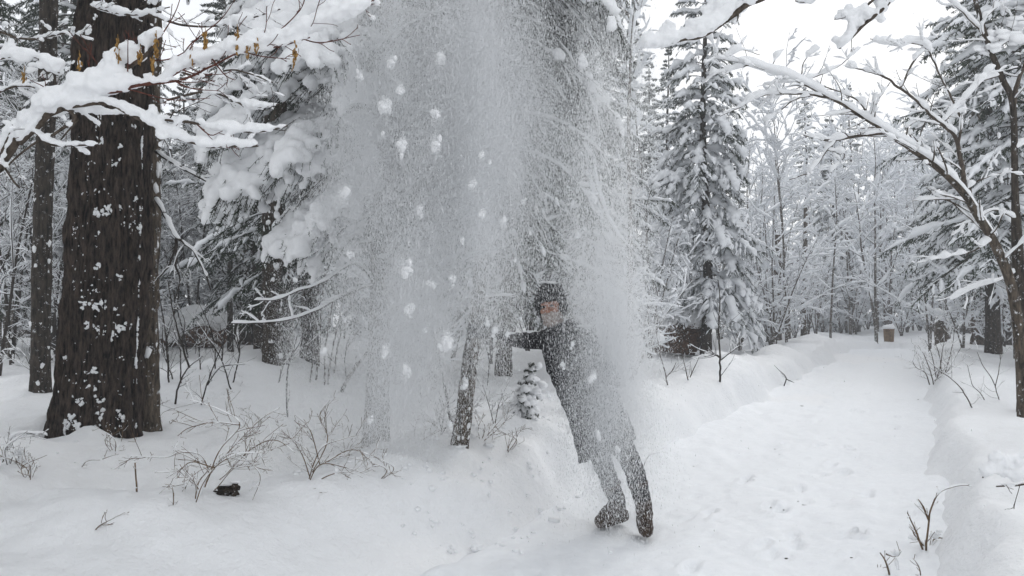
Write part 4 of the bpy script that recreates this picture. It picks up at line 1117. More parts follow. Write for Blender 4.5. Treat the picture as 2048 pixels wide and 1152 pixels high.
low_twigs('branch', 'slanting fallen branch leaning behind the grey spruce trunk', 'branch', (676, 786, gd(676, 786)), [[(676,786),(700,750),(725,715),(745,690)]], M['twig'], 96, tw=2, tl=.2, sub=0, r=(.032, .022), sw=.02)
low_twigs('branch', 'dead stick lying between the two spruce trunks', 'branch', (845, 910, 6.1), [[(845,908),(870,885),(900,860),(918,845)], [(870,885),(882,892)]], M['twig'], 97, tw=4, tl=.12, sub=0, r=(.012, .008), sw=.006)
low_twigs('shrub', 'fine snow dusted twigs rising between the two spruce trunks', 'shrub', (880, 880, gd(880, 870)), [[(885,870),(888,820),(875,780),(850,770)], [(885,870),(880,830),(905,790)], [(880,872),(850,830),(800,822)], [(882,870),(910,830),(940,820)]], M['twig'], 98, tw=6, tl=.2, sw=.008)
low_twigs('shrub', 'wispy twigs at the foot of the person beside the baby spruce', 'shrub', (990, 860, gd(990, 850)), [[(985,850),(975,800),(965,770)], [(990,850),(1000,800),(1020,760)], [(985,850),(940,830),(960,790)]], M['twig'], 99, tw=6, tl=.2, sw=.008)
low_twigs('shrub', 'low snow dusted brush at the left edge behind the huge trunk', 'shrub', (66, 752, gd(66, 750)), [[(66,752),(55,720),(40,700),(20,690)], [(66,752),(72,725),(60,690)], [(60,740),(30,720),(0,715)], [(66,750),(80,700),(100,690)]], M['twig_dark'], 100, tw=8, tl=.3, sw=.014, r=(.008, .003))
# ------------------------------------------------------------------ boulders, stumps, the wooden bin
def boulder():
    rng = np.random.default_rng(101); d = 21.5
    c = P(405, 672, d); g = float(surf(c[0], c[1]))
    root = thing('boulder', 'big boulder under a rounded snow dome, dark hollow at its foot', 'boulder', (c[0], c[1], g))
    k = d / F_PX
    mb = MB(); blobs(mb, [P(412, 672, d), P(360, 672, d + .5), P(335, 675, d + .3)], np.array([[40, 40, 30], [40, 40, 25], [25, 30, 16]]) * k, rng, 3, .25, 1.6)
    mb.build('rock', M['dead_leaf'], root)
    mb = MB(); blobs(mb, [P(405, 640, d + .1), P(370, 655, d + .3), P(335, 655, d + .2), P(310, 655, d + .4), P(440, 650, d + .3), P(342, 676, d - .3)],
                     np.array([[52, 50, 32], [50, 45, 27], [34, 34, 24], [30, 34, 22], [26, 34, 26], [16, 14, 10]]) * k, rng, 3, .10, 1.3)
    remesh(mb, 'snow_cap', M['snow'], .05, root, 4)
boulder()

def heap():
    rng = np.random.default_rng(102); d = 19.5
    c = P(1358, 690, d); c[2] = float(surf(c[0], c[1])); k = d / F_PX
    root = thing('root_plate', 'brown heap of roots and dead leaves under a thick snow cap', 'root plate', tuple(c))
    mb = MB(); blobs(mb, [P(1355, 672, d), P(1380, 675, d), P(1332, 680, d)], np.array([[42, 28, 34], [28, 24, 28], [24, 22, 20]]) * k, rng, 3, .35, 2.2)
    mb.build('roots', M['dead_leaf'], root)
    # leaves and rootlets hanging from it
    lv = MB(); n = 900
    th = rng.uniform(math.pi, 2 * math.pi, n); r = rng.uniform(.75, 1.12, n)
    C = P(1357, 674, d) + np.stack([np.cos(th) * r * 46 * k, np.sin(th) * r * 30 * k, rng.uniform(-28, 26, n) * k], 1)
    a = unit(rng.normal(size=(n, 3)) + [0, 0, -.8]); b_ = unit(np.cross(a, rng.normal(size=(n, 3))))
    s = rng.uniform(.03, .085, (n, 1))
    lv.add(np.stack([C - b_ * s * .25, C + b_ * s * .25, C + a * s], 1).reshape(-1, 3), np.arange(3 * n).reshape(-1, 3))
    tag(lv.build('dead_leaves', M['dead_leaf'], root), kind='stuff')
    mb = MB(); blobs(mb, [P(1345, 622, d), P(1372, 628, d), P(1318, 635, d), P(1395, 640, d), P(1350, 605, d + .3), P(1335, 645, d - .2), P(1385, 650, d - .1)],
                     np.array([[40, 34, 24], [34, 30, 22], [26, 26, 20], [18, 20, 14], [28, 28, 16], [18, 14, 10], [18, 14, 9]]) * k, rng, 3, .2, 1.6)
    remesh(mb, 'snow_cap', M['snow'], .045, root, 3)
heap()

def bin_():
    d = 32.5; k = d / F_PX
    c = P(1778, 690, d); c[2] = float(surf(c[0], c[1])) - .03
    root = thing('wooden_bin', 'small brown wooden post bin at the far end of the path', 'bin', tuple(c))
    h = .52; n = 10
    for i in range(n):
        a0, a1 = 2 * math.pi * (i + .06) / n, 2 * math.pi * (i + .94) / n
        V = []
        for z, r in ((0, .185), (h, .215)):
            for a in (a0, a1):
                for rr in (r, r - .025): V.append([c[0] + rr * math.cos(a), c[1] + rr * math.sin(a), c[2] + z])
        mb = MB(); mb.add(V, [[0, 2, 6, 4], [1, 5, 7, 3], [0, 4, 5, 1], [2, 3, 7, 6], [4, 6, 7, 5], [0, 1, 3, 2]])
        mb.build('stave', M['cut_wood'], root, smooth=False)
    mb = MB(); th = np.linspace(0, 2 * math.pi, 17)[:16]
    V = [[c[0] + .19 * math.cos(a), c[1] + .19 * math.sin(a), c[2] + z] for z in (h - .06, h - .02) for a in th]
    mb.add(V, grid_faces(1, 2, 16)); mb.add(V[16:] + [[c[0], c[1], c[2] + h - .02]], [[i, (i + 1) % 16, 16] for i in range(16)])
    mb.build('lid', M['cut_wood'], root)
    mb = MB(); blobs(mb, [c + [0, 0, h + .07], c + [.06, -.02, h + .10]], [[.25, .24, .11], [.17, .17, .10]], np.random.default_rng(3), 3, .08)
    mb.build('snow_cap', M['snow'], root)
bin_()

def stump():
    rng = np.random.default_rng(104); d = 26; k = d / F_PX
    c = P(1882, 676, d); c[2] = float(surf(c[0], c[1])) - .1
    root = thing('stump', 'broken reddish brown stump with snow on its top and ledge', 'stump', tuple(c))
    z = np.linspace(0, (690 - 628) * k, 14); a = np.linspace(0, 2 * math.pi, 24, endpoint=False)
    A, Z = np.meshgrid(a, z)
    R = .20 * (1 - .25 * Z / z[-1]) * (1 + .18 * noise(np.cos(A) * 3, np.sin(A) * 3, Z * 2)) * (1 - .45 * ((Z > z[9]) & (np.cos(A) > .1)))
    mb = MB(); mb.add(np.stack([c[0] + R * np.cos(A), c[1] + R * np.sin(A), c[2] + Z], -1), grid_faces(1, 14, 24)); mb.build('trunk', M['bark_brown'], root)
    mb = MB(); blobs(mb, [P(1876, 624, d), P(1886, 626, d), P(1884, 636, d - .1), P(1890, 640, d)], np.array([[9, 9, 8], [8, 8, 6], [9, 9, 6], [7, 7, 6]]) * k, rng, 2, .2)
    mb.build('snow_cap', M['snow'], root)
stump()

def chunk():
    rng = np.random.default_rng(105)
    g = G(452, 990); k = g[1] / F_PX
    root = thing('rotten_wood', 'dark chunk of rotten wood half buried under the arching twigs', 'wood', tuple(g))
    mb = MB(); blobs(mb, [g + [0, 0, .02], g + [.035, .01, .03], g + [-.04, .02, .0]], [[.045, .04, .025], [.03, .035, .035], [.035, .035, .022]], rng, 3, .7, 2.8)
    mb.build('wood', M['bark_dark'], root)
    mb = MB(); blobs(mb, [g + [-.01, .02, .06], g + [.04, .03, .07]], [[.05, .04, .014], [.03, .03, .012]], rng, 2, .2); mb.build('snow_cap', M['snow'], root)
chunk()

def baby_spruce():
    rng = np.random.default_rng(106)
    g = G(1040, 832); d = g[1]; H = 108 / F_PX * d
    tk, cr, sn = conifer(rng, H, .20, .03, 60, 4, blade=.016, snow=1.0, rtrunk=.012, lumps=.9, lean=(.22, 0), sides=7)
    C = np.array([[.10, -.03, H * .72], [.13, -.03, H * .5], [.05, -.05, H * .55], [.16, 0, H * .95], [.10, -.05, H * .3], [.19, -.02, H * .62]])
    blobs(sn, C, np.array([[.055, .05, .035], [.06, .05, .035], [.05, .05, .035], [.03, .03, .03], [.05, .05, .03], [.04, .04, .03]]), rng, 2, .3)
    put_tree('spruce', 'knee high baby spruce with snow tufts beside the person', 'tree', (tk, cr, sn), (M['bark_dark'], M['needle'], M['snow']), ('trunk', 'crown', 'snow_load'), (g[0], g[1], g[2] - .02))
baby_spruce()

# ------------------------------------------------------------------ the person
def person():
    rng = np.random.default_rng(7)
    feet = P(1262, 1035, 5.25); feet[2] = float(surf(feet[0], feet[1]))
    root = thing('person', 'person in long black coat and dark hat leaning to push a slim snowy trunk', 'person', tuple(feet))
    def ball(mb, c, r, ax=None): blobs(mb, [c], [r], rng, 2, 0, axes=None if ax is None else np.array([ax]))
    def chain(mb, pts, rad, flat=None):
        pts = np.array(pts); rad = np.array(rad, float)
        p, R = resample(pts, float(min(rad)) * .3, rad)
        blobs(mb, p, np.stack([R, R * (flat or 1), R], 1), rng, 2, 0)
    D = 5.30
    C = P(1103, 613, D)
    f = unit(np.array([-.36, -.92, -.06])); up = np.array([-.16, 0, 1.0]); up = unit(up - f * (up @ f)); l = np.cross(up, f)
    HX = np.stack([l, f, up])
    at = lambda a, b_, c_: C + l * a + f * b_ + up * c_
    shR = P(1092, 678, 5.36); shL = P(1168, 672, 5.16)
    elR = P(1035, 680, 5.46); tr = P(952, 656, 5.6)
    cR = np.array([tr[0], tr[1], P(965, 662, 5.55)[2]])
    ring = lambda ph, r, dz=0: cR + np.array([r * math.cos(math.radians(ph)), r * math.sin(math.radians(ph)), dz])
    wrR = ring(8, .125)
    elL = P(1222, 758, 5.14); wrL = P(1208, 812, 5.20)
    hipR, knR, anR = P(1180, 850, 5.36), P(1208, 932, 5.30), P(1236, 1006, 5.34)
    hipL, knL, anL = P(1226, 850, 5.26), P(1265, 932, 5.18), P(1288, 1008, 5.16)
    toeR = P(1202, 1036, 5.22); toeL = P(1293, 1054, 5.02)
    for q in (toeR, toeL): q[2] = max(q[2], float(surf(q[0], q[1])) + .03)
    def hand(mb, e, grip):
        if grip:
            for dz in (-.03, -.01, .01, .03):
                chain(mb, [wrR, ring(-5, .085, dz * .8), ring(-35, .080, dz), ring(-66, .074, dz)], [.022 + e, .019 + e, .017 + e, .012 + e])
            for i, (dz, L) in enumerate([(.033, 138), (.011, 150), (-.011, 146), (-.033, 130)]):
                chain(mb, [ring(-62, .075, dz), ring(-90, .074, dz * 1.05), ring(-90 - (L - 90) * .55, .070, dz * 1.08), ring(-L, .066, dz * 1.08)], [.0105 + e, .0095 + e, .009 + e, .0075 + e])
            chain(mb, [ring(-5, .088, .025), ring(-22, .088, .055), ring(-38, .080, .078), ring(-55, .072, .095)], [.015 + e, .0125 + e, .011 + e, .0085 + e])
        else:
            d_ = unit(wrL - elL); s_ = unit(np.cross(d_, [0, 1, 0]))
            for k_ in (-.03, -.01, .01, .03): chain(mb, [wrL, wrL + d_ * .05 + s_ * k_, wrL + d_ * .095 + s_ * k_ * 1.1], [.02 + e, .015 + e, .011 + e])
            for k_, L in ((-.033, .065), (-.011, .078), (.011, .073), (.033, .058)):
                b0 = wrL + d_ * .09 + s_ * k_
                chain(mb, [b0, b0 + d_ * L * .5 + [0, .004, 0], b0 + d_ * L * .85 + [0, .022, 0]], [.0105 + e, .009 + e, .0075 + e])
            b0 = wrL + d_ * .03 - s_ * .03
            chain(mb, [b0, b0 + d_ * .03 - s_ * .022, b0 + d_ * .06 - s_ * .03], [.013 + e, .011 + e, .009 + e])
    # body, one continuous surface
    mb = MB()
    ball(mb, at(0, -.008, .035), (.074, .094, .098), HX); ball(mb, at(0, .022, -.045), (.054, .066, .062), HX); ball(mb, at(0, .05, -.088), (.026, .028, .022), HX)
    for s_ in (-1, 1):
        ball(mb, at(s_ * .078, -.01, -.015), (.010, .018, .032), HX); ball(mb, at(s_ * .040, .062, -.025), (.024, .02, .022), HX)
        ball(mb, at(s_ * .030, .080, .022), (.022, .010, .009), HX)
    chain(mb, [at(0, .088, .012), at(0, .100, -.012), at(0, .108, -.028)], [.010, .011, .013])
    for s_ in (-1, 1): ball(mb, at(s_ * .012, .098, -.031), (.009, .009, .008), HX)
    ball(mb, at(0, .086, -.056), (.024, .010, .006), HX); ball(mb, at(0, .083, -.066), (.021, .011, .007), HX)
    nk = P(1118, 664, 5.29)
    chain(mb, [at(0, -.02, -.05), nk], [.052, .055])
    ch, wa, pe = P(1134, 715, 5.27), P(1166, 785, 5.29), P(1198, 845, 5.31)
    lat = unit(shL - shR)
    for c0, w_, d_ in ((nk + [0, 0, -.05], .12, .075), (ch, .155, .10), ((ch + wa) / 2, .145, .10), (wa, .135, .095), ((wa + pe) / 2, .145, .1), (pe, .15, .105)):
        t_ = unit(np.array([-.38, 0, 1.])); a_ = unit(lat - t_ * (lat @ t_)); ball(mb, c0, (w_, d_, .10), np.stack([a_, np.cross(t_, a_), t_]))
    chain(mb, [nk + [0, 0, -.03], shR, elR, wrR], [.055, .05, .038, .026]); chain(mb, [nk + [0, 0, -.03], shL, elL, wrL], [.055, .05, .038, .026])
    chain(mb, [hipR, knR, anR], [.078, .052, .036]); chain(mb, [hipL, knL, anL], [.078, .052, .036])
    chain(mb, [anR, anR * .55 + toeR * .45, anR * .4 + toeR * .6], [.03, .026, .022]); chain(mb, [anL, anL * .55 + toeL * .45, anL * .4 + toeL * .6], [.03, .026, .022])
    hand(mb, 0, True); hand(mb, 0, False)
    remesh(mb, 'body', M['skin'], .0068, root, 1)
    for s_ in (-1, 1):
        mb = MB(); ball(mb, at(s_ * .030, .079, .006), (.0135, .010, .0075), HX); mb.build('eye', M['hat'], root)
    mb = MB(); hand(mb, .003, False); remesh(mb, 'glove', M['glove'], .005, root, 1)
    mb = MB(); hand(mb, .003, True); remesh(mb, 'glove', M['glove'], .005, root, 1)
    # coat
    mb = MB()
    rows = [(1116, 648, 27, .075), (1122, 664, 42, .10), (1130, 686, 50, .125), (1140, 712, 54, .14), (1154, 742, 55, .15), (1170, 776, 56, .155), (1186, 812, 58, .16), (1200, 850, 60, .17), (1208, 872, 59, .172), (1214, 892, 57, .17)]
    Cn = np.array([P(u, v, D - .01) for u, v, w_, d_ in rows]); W = np.array([r[2] / F_PX * D for r in rows]); Dp = np.array([r[3] for r in rows])
    q, wd = resample(Cn, .02, W); _, dd = resample(Cn, .02, Dp)
    T = unit(np.gradient(q, axis=0)); a_ = unit(lat[None] - T * (T @ lat)[:, None]); b_ = np.cross(T, a_)
    th = np.linspace(0, 2 * math.pi, 48, endpoint=False)
    n = len(q); kk = np.linspace(0, 1, n)[:, None]
    fold = 1 + .05 * kk * np.sin(th[None] * 5 + 3 * kk + 1) + .04 * kk * np.sin(th[None] * 9 - 5 * kk) + .02 * np.sin(kk * 60 + 2 * np.sin(th[None] * 2))
    cs, ss = np.sign(np.cos(th)) * np.abs(np.cos(th)) ** .85, np.sign(np.sin(th)) * np.abs(np.sin(th)) ** .85
    V = q[:, None] + (wd[:, None] * cs[None] * fold)[..., None] * a_[:, None] + (dd[:, None] * ss[None] * fold)[..., None] * b_[:, None]
    hem = sstep(.8, 1, kk)
    V[..., 2] -= hem * (.035 + .035 * -np.cos(th)[None] + .03 * np.exp(-((th[None] - 3.6) / .35) ** 2))
    fc = grid_faces(1, n, 48)
    mb.add(V, fc); mb.add(V[0].tolist() + [q[0].tolist()], [[i, 48, (i + 1) % 48] for i in range(48)]); mb.add(V[-1].tolist() + [(q[-1] + [0, 0, .02]).tolist()], [[(i + 1) % 48, 48, i] for i in range(48)])
    chain(mb, [P(1108, 668, 5.3), shR, (shR + elR) / 2 + [0, 0, -.008], elR, (elR + wrR) / 2, wrR + unit(elR - wrR) * .03], [.065, .066, .06, .055, .050, .045])
    chain(mb, [P(1145, 664, 5.22), shL, (shL + elL) / 2, elL, wrL, wrL + unit(pe - wrL) * .04], [.062, .068, .066, .062, .054, .048])
    ang = np.linspace(0, 2 * math.pi, 15)                      # collar roll
    t_ = unit(C - nk); a1 = unit(np.cross(t_, [0, 1, 0])); a2 = np.cross(t_, a1)
    chain(mb, [nk + t_ * .012 + (a1 * math.cos(x) + a2 * math.sin(x)) * .068 for x in ang], [.026] * 15)
    remesh(mb, 'coat', M['coat'], .0095, root, 2, rough=.006, freq=14)
    # trousers, boots
    mb = MB(); chain(mb, [pe, hipR, (hipR + knR) / 2, knR, (knR + anR) / 2, anR], [.11, .10, .082, .067, .064, .052]); chain(mb, [pe, hipL, (hipL + knL) / 2, knL, (knL + anL) / 2, anL], [.11, .10, .082, .067, .066, .055])
    remesh(mb, 'trousers', M['trousers'], .010, root, 2, rough=.006, freq=16)
    for kn, an, toe in ((knR, anR, toeR), (knL, anL, toeL)):
        d_ = unit(np.array([toe[0] - an[0], toe[1] - an[1], 0])); s0 = np.array([-d_[1], d_[0], 0])
        g = toe[2] - .068
        heel = np.array([an[0], an[1], g + .05]) - d_ * .045
        mb = MB(); chain(mb, [an + unit(kn - an) * .13, an + unit(kn - an) * .04, an * .5 + heel * .5 + d_ * .02, heel + d_ * .03], [.060, .058, .056, .052])
        chain(mb, [an + unit(kn - an) * .03, an * .72 + toe * .28 + [0, 0, -.01], an * .4 + toe * .6, toe * [1, 1, 0] + [0, 0, g + .048]], [.056, .054, .048, .043])
        chain(mb, [heel, heel + d_ * .10, toe * [1, 1, 0] + [0, 0, g + .045]], [.050, .054, .046])
        ang = np.linspace(0, 2 * math.pi, 13); tc = an + unit(kn - an) * .135; tx = unit(kn - an); b1 = unit(np.cross(tx, [0, 1, 0])); b2 = np.cross(tx, b1)
        chain(mb, [tc + (b1 * math.cos(x) + b2 * math.sin(x)) * .054 for x in ang], [.017] * 13)
        ball(mb, tc - d_ * .062 + [0, 0, .012], (.018, .018, .028))
        bo = remesh(mb, 'boot', M['boot'], .0085, root, 2, rough=.003, freq=30)
        mb = MB(); blobs(mb, [heel * [1, 1, 0] + d_ * .01 + [0, 0, g + .012], (heel + toe) / 2 * [1, 1, 0] + [0, 0, g + .012], toe * [1, 1, 0] + d_ * .005 + [0, 0, g + .012]], [[.056, .056, .022], [.061, .061, .022], [.054, .054, .022]], rng, 2, 0)
        so = remesh(mb, 'sole', M['sole'], .009, None, 1)
        so.parent = bo; so.matrix_parent_inverse = bo.matrix_world.inverted(); so.location = -np.array(root.location)
    # hat and scarf
    mb = MB(); ball(mb, at(0, -.012, .078), (.098, .112, .088), HX); ball(mb, at(0, -.045, .02), (.092, .075, .085), HX)
    for s_ in (-1, 1): chain(mb, [at(s_ * .082, .005, .045), at(s_ * .084, .0, -.01), at(s_ * .078, .01, -.055)], [.030, .030, .020])
    ang = np.linspace(0, 2 * math.pi, 17)
    chain(mb, [at(.086 * math.sin(x), -.01 + .098 * math.cos(x), .058) for x in ang], [.022] * 17)
    remesh(mb, 'hat', M['hat'], .007, root, 1, rough=.007, freq=55)
    mb = MB(); ball(mb, at(0, .026, -.066), (.066, .074, .050), HX); chain(mb, [at(-.06, .0, -.06), at(-.03, .07, -.058), at(.03, .07, -.058), at(.06, .0, -.06)], [.022, .026, .026, .022]); ball(mb, at(0, .02, -.105), (.075, .07, .035), HX)
    remesh(mb, 'scarf', M['scarf'], .007, root, 1, rough=.005, freq=45)
    # snow caught on the shoulders, sleeve and hat
    mb = MB()
    C_ = [at(-.02, -.02, .165), at(.03, .02, .158), shL + [0, 0, .062], (shL + elL) / 2 + [.05, -.02, .03], shR + [.02, 0, .06], (shR + elR) / 2 + [0, 0, .05], elR + [-.03, 0, .045]]
    blobs(mb, C_, [[.05, .05, .012], [.04, .04, .012], [.05, .04, .014], [.03, .03, .02], [.04, .03, .012], [.05, .02, .012], [.05, .02, .011]], rng, 2, .4, 2)
    mb.build('caught_snow', M['snow'], root)['kind'] = 'stuff'
person()

# clods of shaken snow lying under the boughs
def clods():
    rg = np.random.default_rng(700); n = 420
    u = np.where(rg.random(n) < .75, rg.normal(880, 170, n), rg.uniform(0, 1250, n)); v = rg.uniform(850, 1060, n)
    C, Rr = [], []
    for a, b_ in zip(u, v):
        x, y = flat_px(a, b_ + 40)
        if abs(float(sdist(x, y))) < 1.1 and rg.random() < .7: continue
        r = rg.uniform(.005, .022) * (1 if rg.random() < .9 else 1.7)
        C.append([x, y, float(surf(x, y)) + r * .25]); Rr.append([r * rg.uniform(.8, 1.4), r, r * .75])
    mb = MB(); blobs(mb, C, np.array(Rr), rg, 1, .4, 1.6)
    tag(mb.build('snow_clods', M['snow']), 'small clods of shaken snow scattered under the boughs', 'snow', kind='stuff')
clods()

# bits of bark, needles and soil trodden into the path
def grit():
    rg = np.random.default_rng(710); C, Rr, AX = [], [], []
    for k, (fx, fy, fl, fw, fd) in enumerate(FEET):
        if fd < .009: continue
        for i in range(rg.integers(0, 3) if k < 30 else rg.integers(0, 2)):
            x = fx + rg.normal(0, fw * .5); y = fy + rg.normal(0, fl * .35); s = rg.uniform(.004, .013) * min(1.6, .4 + fy * .09)
            C.append([x, y, float(surf(x, y)) + .002]); Rr.append([s * rg.uniform(.7, 2.0), s * .6, .004]); a = rg.uniform(-.6, .6)
            AX.append([[math.cos(a), math.sin(a), 0], [-math.sin(a), math.cos(a), 0], [0, 0, 1]])
    mb = MB(); blobs(mb, C, np.array(Rr), rg, 1, .6, 2, axes=np.array(AX))
    tag(mb.build('path_grit', M['bark_brown']), 'dark crumbs of bark and soil trodden into the snowy path', 'grit', kind='stuff')
grit()
# ------------------------------------------------------------------ the wood
TM = (M['bark_dark'], M['needle'], M['snow_plain']); TN = ('trunk', 'crown', 'snow_load')
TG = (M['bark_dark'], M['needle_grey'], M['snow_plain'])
BM_ = (M['twig_frost'], M['twig_frost'], M['snow_plain']); BN = ('trunk', 'branches', 'snow_load')
R_ = np.random.default_rng
def ux(u, d): return (u - 1024) / F_PX * d

def stand(u, d, sink=.05): return tuple(on(ux(u, d), d, sink))

spr_b = conifer(R_(201), 10.4, 1.85, 1.35, 215, 8, blade=.055, snow=.95, rtrunk=.13, lumps=1.3, twl=.30, taper=.56, sides=4, droop=1.15, fill=.95)
put_tree('spruce', 'tall spruce laden with drooping snow on the left bank of the path', 'tree', spr_b, TM, TN, stand(1412, 19.2))
dk_b = conifer(R_(202), 12.5, 2.3, 1.7, 190, 12, blade=.06, snow=.5, rtrunk=.16, lumps=.72, droop=.85, twl=.23, needles=15, nwid=.17, sides=4)
dark_root = put_tree('spruce', 'dark green spruce with thin snow behind the snow flecked dark trunk', 'tree', dk_b, TM, TN, stand(520, 18.0))
mid_b = conifer(R_(203), 7.0, 1.3, .3, 150, 6, blade=.06, snow=1.0, rtrunk=.08, lumps=1.1, droop=1.1, fill=.9)
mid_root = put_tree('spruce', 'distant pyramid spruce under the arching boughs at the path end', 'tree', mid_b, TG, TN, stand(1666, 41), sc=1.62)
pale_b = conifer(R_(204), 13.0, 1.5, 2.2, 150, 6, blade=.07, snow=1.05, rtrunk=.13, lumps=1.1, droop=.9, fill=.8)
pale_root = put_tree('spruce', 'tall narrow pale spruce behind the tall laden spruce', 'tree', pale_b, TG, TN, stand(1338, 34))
fir_b = conifer(R_(205), 15.0, 3.1, 2.6, 220, 12, blade=.07, snow=.75, rtrunk=.22, lumps=.95, droop=.75, twl=.23, needles=12, nwid=.18, sides=4)
fir_root = put_tree('fir', 'big dark fir spreading snowy boughs at the top right', 'tree', fir_b, TM, TN, stand(2085, 15.0))
dup(fir_root, stand(2170, 21), 2.2, 1.0, 'big dark fir further back along the right edge', 'firs beyond the right bank')
fir_root['group'] = 'firs beyond the right bank'
dup(fir_root, stand(1985, 19.5), 4.1, .8, 'smaller dark fir between the arching tree and the big fir', 'firs beyond the right bank')
dup(pale_root, stand(1300, 38), 1.2, 1.05, 'pale narrow spruce partly hidden by the snow curtain edge', 'pale spruces')
dup(pale_root, stand(1478, 44), 3.0, .8, 'faint narrow spruce just right of the tall laden spruce', 'pale spruces')
pale_root['group'] = 'pale spruces'
for i, (u, d, rz, sc, lab) in enumerate([(150, 18.5, 1.0, 1.15, 'dark spruce rising behind the huge trunk at the top left'), (620, 13.5, 2.0, .95, 'dark spruce standing behind the left edge of the snow curtain'), (235, 25, 4.0, 1.2, 'dark spruce farther back, hidden largely by the huge trunk'), (-60, 19, 5.0, 1.1, 'dark spruce cut by the left edge of the picture'),
        (820, 15, .6, .9, 'dark spruce veiled by the middle of the snow curtain'), (1010, 13.0, 2.6, .8, 'dark spruce veiled behind the pushed slim trunk'), (440, 27, 3.3, 1.1, 'dark spruce far back above the snow capped boulder'), (1180, 16.5, 1.9, .85, 'dark spruce veiled behind the person')]):
    dup(dark_root, stand(u, d), rz, sc, lab, 'dark spruces behind the huge trunk and the curtain')
for k_, (x_, y_) in enumerate([(-7.6, 6.2), (-7.2, 2.0), (-5.6, -2.2)]):  # unseen spruces, added to block sky and darken the snow on the left
    dup(dark_root, tuple(on(x_, y_)), k_ * 1.7, 1.0, 'dark spruce added out of view on the left to shade the snow', 'dark spruces behind the huge trunk and the curtain')
dark_root['group'] = 'dark spruces behind the huge trunk and the curtain'

bt = [bare(R_(211), 7.5, .06, 1, .10, (12, 6, 4), (.40, .48, .5), (52, 45, 40), (.10, .02, -.04), sw=.043, gap=.06, rmin=.005),
      bare(R_(212), 6.0, .048, 2, .16, (9, 5, 4), (.42, .5, .5), (50, 45, 42), (.08, .0, -.05), sw=.043, gap=.06, rmin=.005),
      bare(R_(213), 9.0, .065, 1, .06, (14, 6, 4), (.34, .48, .5), (58, 48, 40), (.06, .0, -.05), sw=.045, gap=.06, rmin=.005),
      bare(R_(214), 3.2, .028, 4, .30, (7, 4, 3), (.42, .5, .5), (45, 42, 40), (.02, -.05, -.05), sw=.030, s0=.15, gap=.08, rmin=.0045),
      bare(R_(215), 2.0, .018, 6, .45, (6, 4, 2), (.45, .5, .5), (45, 42, 40), (-.02, -.06, -.05), sw=.024, s0=.1, gap=.08, rmin=.004)]
bt.append(bare(R_(216), 5.5, .04, 2, .14, (13, 7, 4), (.42, .5, .5), (55, 45, 42), (.05, -.02, -.05), sw=.013, gap=.2, rmin=.0035))
bt.append(bare(R_(217), 3.0, .022, 5, .30, (8, 5, 4), (.45, .5, .5), (48, 42, 40), (.0, -.05, -.05), sw=.012, s0=.12, gap=.25, rmin=.003))
# trees one can point to
t_far = put_tree('bare_tree', 'snow lined two stemmed tree where the path ends', 'tree', bt[1], BM_, BN, stand(1752, 31.5), rz=.4, sc=1.35)
t_bank = put_tree('bare_tree', 'slender leaning tree fanning snowy limbs behind the left bank', 'tree', bt[0], BM_, BN, stand(1572, 23.5), rz=1.0, sc=.85)
t_tall = put_tree('bare_tree', 'tall snow lined tree behind the wooden post bin', 'tree', bt[2], BM_, BN, stand(1800, 44), rz=2.0)
t_shr = put_tree('shrub', 'many stemmed snowy shrub behind the brown root heap', 'shrub', bt[3], BM_, BN, stand(1300, 17.5), rz=0, sc=1.0)
t_low = put_tree('shrub', 'low snowy brush hugging the bank under the tall laden spruce', 'shrub', bt[4], BM_, BN, stand(1480, 21), rz=0, sc=1.0)
BD_ = (M['twig_dark'], M['twig_dark'], M['snow_plain'])
t_thin = put_tree('bare_tree', 'thin dark branched tree with light snow at the left edge', 'tree', bt[5], BD_, BN, stand(0, 14), rz=.3)
t_thick = put_tree('shrub', 'dark twiggy thicket lightly snowed behind the left edge of the huge trunk', 'shrub', bt[6], BD_, BN, stand(120, 15), rz=1.3)
for (u, d, src, rz, sc, lab) in [(1660, 27, t_bank, 2.5, .8, 'thin snowy tree on the crest of the left bank'), (1893, 28, t_bank, .7, .95, 'thin snowy tree beside the reddish broken stump'), (1858, 25, t_far, 1.7, .8, 'thin forked tree rising from the bare thicket at the right bank'),
        (1925, 21, t_shr, 2.0, 1.0, 'snowy shrub in front of the stout brown trunk'), (1700, 38, t_far, 3.0, 1.2, 'snow lined tree left of the path end, behind the bank crest'), (2030, 17, t_far, 1.0, 1.0, 'snow lined forked tree at the right edge behind the dark upright tree')]:
    dup(src, stand(u, d), rz, sc, lab, 'bare trees around the path end')
for r in (t_far, t_bank, t_tall): r['group'] = 'bare trees around the path end'

